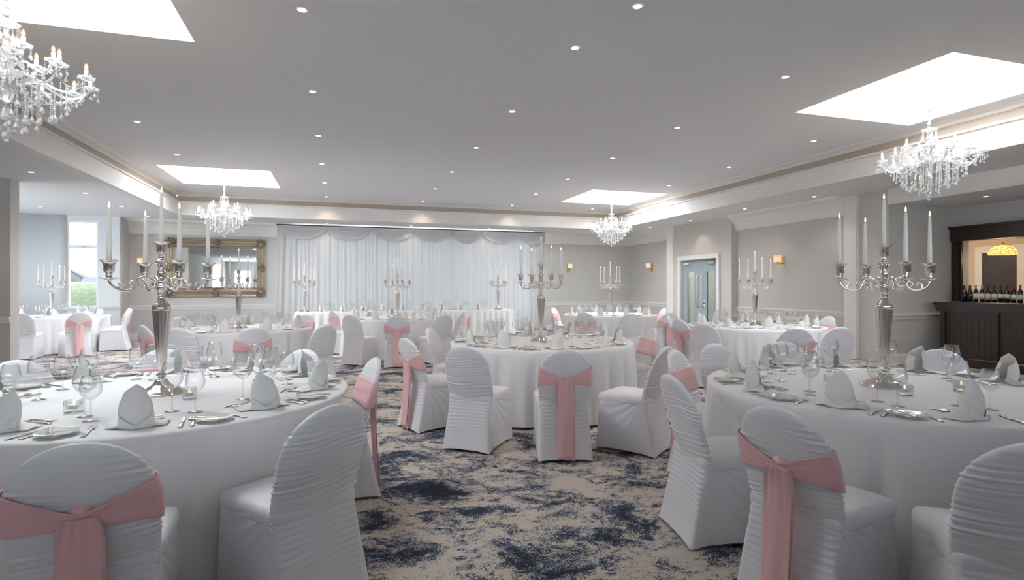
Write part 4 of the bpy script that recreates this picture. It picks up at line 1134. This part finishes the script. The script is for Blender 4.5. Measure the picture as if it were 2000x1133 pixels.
# wine bottles
def bottle(shoulder, fo, lab, lo, hi, champagne=False):
    t = thing('wine_bottle', '', 'bottle')
    if champagne: pr = [(0.040, 0), (0.043, 0.006), (0.043, 0.14), (0.038, 0.18), (0.022, 0.225), (0.016, 0.26), (0.017, 0.30), (0.013, 0.302)]
    elif shoulder: pr = [(0.034, 0), (0.037, 0.005), (0.037, 0.19), (0.034, 0.205), (0.018, 0.225), (0.0145, 0.24), (0.0145, 0.295), (0.012, 0.300)]
    else: pr = [(0.037, 0), (0.040, 0.005), (0.040, 0.155), (0.034, 0.19), (0.020, 0.225), (0.0145, 0.25), (0.0145, 0.293), (0.012, 0.297)]
    MB().lathe(pr, 24).build('bottle_glass', M['bottle'], t)
    rr_ = pr[1][0] + 0.0008
    if lab: MB().lathe([(rr_ - 0.0006, lo), (rr_, lo), (rr_, hi), (rr_ - 0.0006, hi)], 24, cap0=False, cap1=False).build('bottle_label', M['label_paper'], t)
    MB().lathe([(0.0160, 0.245), (0.0158, 0.300), (0.015, 0.3035), (0.001, 0.304)], 18, cap0=False).build('capsule', M[fo], t)
    return t
BT = [bottle(False, 'foil_black', False, 0, 0, True), bottle(True, 'foil_gold', True, 0.055, 0.15), bottle(True, 'foil_black', True, 0.05, 0.15), bottle(False, 'foil_black', True, 0.07, 0.15), bottle(True, 'foil_red', True, 0.06, 0.14), bottle(False, 'foil_gold', True, 0.07, 0.115)]
seq = [(0, 'dark sparkling wine bottle with no pale label'), (0, 'dark sparkling wine bottle with no pale label'), (1, 'gold-capped dark wine bottle with square cream label'), (1, 'gold-capped dark wine bottle with square cream label'), (2, 'black-capped wine bottle with tall cream label'), (2, 'black-capped wine bottle with tall cream label'), (3, 'sloping wine bottle with narrow cream label'), (3, 'sloping wine bottle with narrow cream label'), (4, 'red-capped wine bottle with pale label'), (4, 'red-capped wine bottle with pale label'), (5, 'gold-capped sloping wine bottle with low label'), (0, 'dark sparkling wine bottle')]
on = ['first', 'second', 'third', 'fourth', 'fifth', 'sixth', 'seventh', 'eighth', 'ninth', 'tenth', 'eleventh', 'twelfth']
for i, (b_, lb) in enumerate(seq):
    place(BT[b_], '%s, %s from left on the bar' % (lb, on[i]), (11.0, 7.30 - 0.098 * i, bz + 0.0005), i * 1.0, 'wine bottles in a row on the bar')

# ------------------------------------------------------------------ chandeliers
def bead(m, c, r): 
    x, y, z = c; m.add([(x, y, z - r), (x + r, y, z), (x, y + r, z), (x - r, y, z), (x, y - r, z), (x, y, z + r)], [(0, 2, 1), (0, 3, 2), (0, 4, 3), (0, 1, 4), (5, 1, 2), (5, 2, 3), (5, 3, 4), (5, 4, 1)], False)
def drop(m, c, r, h):   # faceted teardrop hanging below c
    m.lathe([(0.0008, 0), (r * 0.25, -h * 0.2), (r * 0.7, -h * 0.5), (r, -h * 0.72), (r * 0.72, -h * 0.92), (0.0008, -h)], 7, c, smooth=False)
def strand_mb(L_, big=False):
    m = MB(); z = 0.0; r = 0.0068
    while z > -(L_ - 0.045): bead(m, (0, 0, z - r), r); z -= 2 * r + 0.001
    drop(m, (0, 0, z), 0.0165 if not big else 0.021, 0.045 if not big else 0.058); return m
def chandelier():
    t = thing('chandelier', '', 'chandelier')
    s = MB()   # central column and crown
    s.lathe([(0.004, -0.40), (0.03, -0.385), (0.05, -0.34), (0.03, -0.29), (0.018, -0.26), (0.03, -0.22), (0.06, -0.16), (0.075, -0.10), (0.04, -0.05), (0.05, -0.02), (0.10, 0.0), (0.105, 0.01), (0.03, 0.03), (0.03, 0.08), (0.055, 0.13), (0.07, 0.15), (0.03, 0.17), (0.02, 0.20), (0.035, 0.24), (0.018, 0.28), (0.02, 0.33), (0.07, 0.345), (0.085, 0.355), (0.02, 0.36), (0.012, 0.40)], 14, smooth=False)
    s.build('glass_column', M['crystal'], t)
    b = MB(); b.lathe([(0.001, -0.515), (0.022, -0.505), (0.034, -0.480), (0.034, -0.472), (0.022, -0.447), (0.002, -0.437)], 12, smooth=False); b.tube([(0, 0, -0.44), (0, 0, -0.39)], 0.005, 6); b.build('bottom_ball', M['crystal'], t)
    ch = MB()
    rr = []
    for i in range(76):
        q = i / 75; z = 0.40 + 1.40 * q; rr.append([((0.017 + 0.006 * sin(i * 1.9) + 0.003 * sin(a * 2 + i * 2.7)) * cos(a), (0.017 + 0.006 * sin(i * 1.9) + 0.003 * cos(a * 3 + i)) * sin(a), z) for a in [2 * PI * j / 10 for j in range(10)]])
    ch.rings(rr, True, True); ch.build('chain_sleeve', M['sleeve'], t)
    def arms(n, R, z0, off, zin):
        for k in range(n):
            a = 2 * PI * k / n + off; ca, sa = cos(a), sin(a)
            pts = []
            for i in range(17):
                u = i / 16; r = 0.04 + (R - 0.04) * u
                z = zin + (z0 - 0.02 - zin) * u + 0.055 * sin(u * 2 * PI) * (1 if n > 8 else 0.8) - 0.02 * sin(u * PI)
                pts.append((r * ca, r * sa, z))
            am_ = MB(); am_.tube(pts, 0.0085, 6); am_.sm = [False] * len(am_.f)
            arm = am_.build('arm', M['crystal'], t); c = (R * ca, R * sa, z0)
            pan_ = MB(); nn = 12
            pan_.lathe([(0.012, -0.018), (0.022, -0.010), (0.045, -0.003), (0.056, 0.004), (0.052, 0.008), (0.020, 0.002), (0.012, 0.004)], 24, c, mod=lambda q, z: 1 + 0.09 * cos(8 * q) * (1 if z > -0.012 else 0), smooth=False)
            for e in range(5):
                q = 2 * PI * e / 5 + k; px, py = c[0] + 0.050 * cos(q), c[1] + 0.050 * sin(q); L2 = 0.028 + 0.03 * (e % 2)
                zz = z0
                while zz > z0 - L2: bead(pan_, (px, py, zz - 0.006), 0.006); zz -= 0.013
                drop(pan_, (px, py, zz), 0.0125, 0.036)
            pan_.build('drip_pan', M['crystal'], arm)
            MB().lathe([(0.0135, 0.0), (0.0135, 0.062), (0.006, 0.064)], 14, c).build('candle_tube', M['plastic'], arm)
            MB().lathe([(0.007, 0.063), (0.0125, 0.073), (0.0145, 0.086), (0.010, 0.104), (0.003, 0.117), (0.0006, 0.120)], 12, c).build('bulb', M['bulb_glass'], arm)
            MB().lathe([(0.0006, 0.074), (0.0055, 0.080), (0.0062, 0.088), (0.0045, 0.098), (0.0006, 0.105)], 8, c).build('filament', M['bulb'], arm)
    arms(12, 0.50, 0.0, 0.13, -0.10); arms(6, 0.27, 0.135, 0.4, 0.05)
    rnd = random.Random(5)
    S = [(12, 0.10, -0.05, 0.37), (16, 0.19, -0.05, 0.31), (20, 0.28, -0.05, 0.25), (24, 0.36, -0.05, 0.185), (10, 0.075, 0.345, 0.10)]
    for (n, R, z, L_) in S:
        for k in range(n):
            a = 2 * PI * (k + rnd.uniform(-.2, .2)) / n
            m_ = strand_mb(L_ + rnd.uniform(-.02, .02), R < .3); o = m_.build('crystal_strand', M['crystal'], t); o.location = (R * cos(a), R * sin(a), z + rnd.uniform(-.01, .01))
    # draped bead swags between the arms
    for k in range(12):
        a0 = 2 * PI * k / 12 + 0.13; a1 = a0 + 2 * PI / 12; m_ = MB()
        p0 = Vector((0.46 * cos(a0), 0.46 * sin(a0), -0.02)); p1 = Vector((0.46 * cos(a1), 0.46 * sin(a1), -0.02)); nb = 17
        for i in range(nb):
            u = i / (nb - 1); p = p0.lerp(p1, u); bead(m_, (p.x, p.y, p.z - 0.075 * 4 * u * (1 - u) - .006), 0.0062)
        drop(m_, ((p0.x + p1.x) / 2, (p0.y + p1.y) / 2, -0.105), 0.013, 0.04)
        m_.build('bead_swag', M['crystal'], t)
    return t
M['sleeve'] = simple('silver_grey_chain_sleeve', (0.42, 0.46, 0.48), 0.45, bump=0.6, scale=60, dist=0.01)
CHD = chandelier()
for (x, y, rz, lab) in [(-2.32, 5.0, 0.9, 'crystal chandelier hanging in the top left corner of the picture'), (6.93, 5.0, 0.3, 'crystal chandelier under the near right skylight'),
                        (-2.32, 13.22, 0.5, 'crystal chandelier under the far left skylight, before the gilt mirror'), (6.89, 13.25, 0.1, 'crystal chandelier under the far right skylight')]:
    place(CHD, lab, (x, y, 2.98), rz, 'crystal chandeliers')

# ------------------------------------------------------------------ world and light
w = bpy.data.worlds.new('World'); SC.world = w; w.use_nodes = True
nt = w.node_tree; nt.nodes.clear()
ow = nt.nodes.new('ShaderNodeOutputWorld'); bg = nt.nodes.new('ShaderNodeBackground')
bg.inputs[0].default_value = (0.84, 0.92, 1.0, 1); bg.inputs[1].default_value = 4.0
nt.links.new(bg.outputs[0], ow.inputs[0])
def portal(loc, rot, sx, sy):
    l = bpy.data.lights.new('daylight_portal', 'AREA'); l.shape = 'RECTANGLE'; l.size = sx; l.size_y = sy
    l.cycles.is_portal = True
    o = bpy.data.objects.new('daylight_portal', l); COL.objects.link(o); o.location = loc; o.rotation_euler = rot
portal((2.4, WB + 0.21, 1.68), (PI / 2, 0, PI), 7.2, 2.85)   # faces -y
for (y0, y1) in ((-7.8, -4.6),): portal((-7.66, (y0 + y1) / 2, 1.68), (PI / 2, 0, -PI / 2), y1 - y0, 2.55)
portal((-9.33, 12.75, 1.65), (PI / 2, 0, -PI / 2), 1.9, 2.7)
for x_ in (-3.8, -0.3, 3.2, 6.7): portal((x_, -9.16, 2.11), (PI / 2, 0, 0), 3.2, 2.02)
portal((-6.45, -9.16, 1.3), (PI / 2, 0, 0), 1.1, 2.6)
portal((-6.135, 16.78, 1.98), (PI / 2, 0, PI), 0.67, 2.2)
# warm lamp light in the back room and small ceiling lamp pools
def plight(name, loc, e, col, r=0.05):
    l = bpy.data.lights.new(name, 'POINT'); l.energy = e; l.color = col; l.shadow_soft_size = r
    o = bpy.data.objects.new(name, l); COL.objects.link(o); o.location = loc
plight('pendant_light', (12.15, 7.38, 1.98), 12, (1.0, 0.72, 0.42), 0.1)
plight('backroom_light', (12.6, 8.9, 2.5), 9, (1.0, 0.80, 0.58), 0.1)
plight('corridor_fill_light', (WR + 1.0, 13.1, 2.7), 45, (0.9, 1.0, 0.96), 0.2)  # fill light without a fixture, added to brighten the doors and their glass
for (x, y, z, lab, g_) in spots:
    l = bpy.data.lights.new('downlight_beam', 'SPOT'); l.energy = 3 if y > 16.4 else 7; l.color = (1.0, 0.80, 0.62); l.spot_size = math.radians(110); l.spot_blend = 0.7; l.shadow_soft_size = 0.04
    o = bpy.data.objects.new('downlight_beam', l); COL.objects.link(o); o.location = (x, y, z - 0.02)
SC.view_settings.view_transform = 'Standard'; SC.view_settings.look = 'None'; SC.view_settings.gamma = 1; SC.view_settings.exposure = 1.46
SC.view_settings.use_curve_mapping = False
try:
    SC.cycles.max_bounces = 10; SC.cycles.transparent_max_bounces = 24; SC.cycles.use_denoising = True
    SC.cycles.caustics_reflective = False; SC.cycles.caustics_refractive = False; SC.cycles.sample_clamp_indirect = 6
except Exception: pass
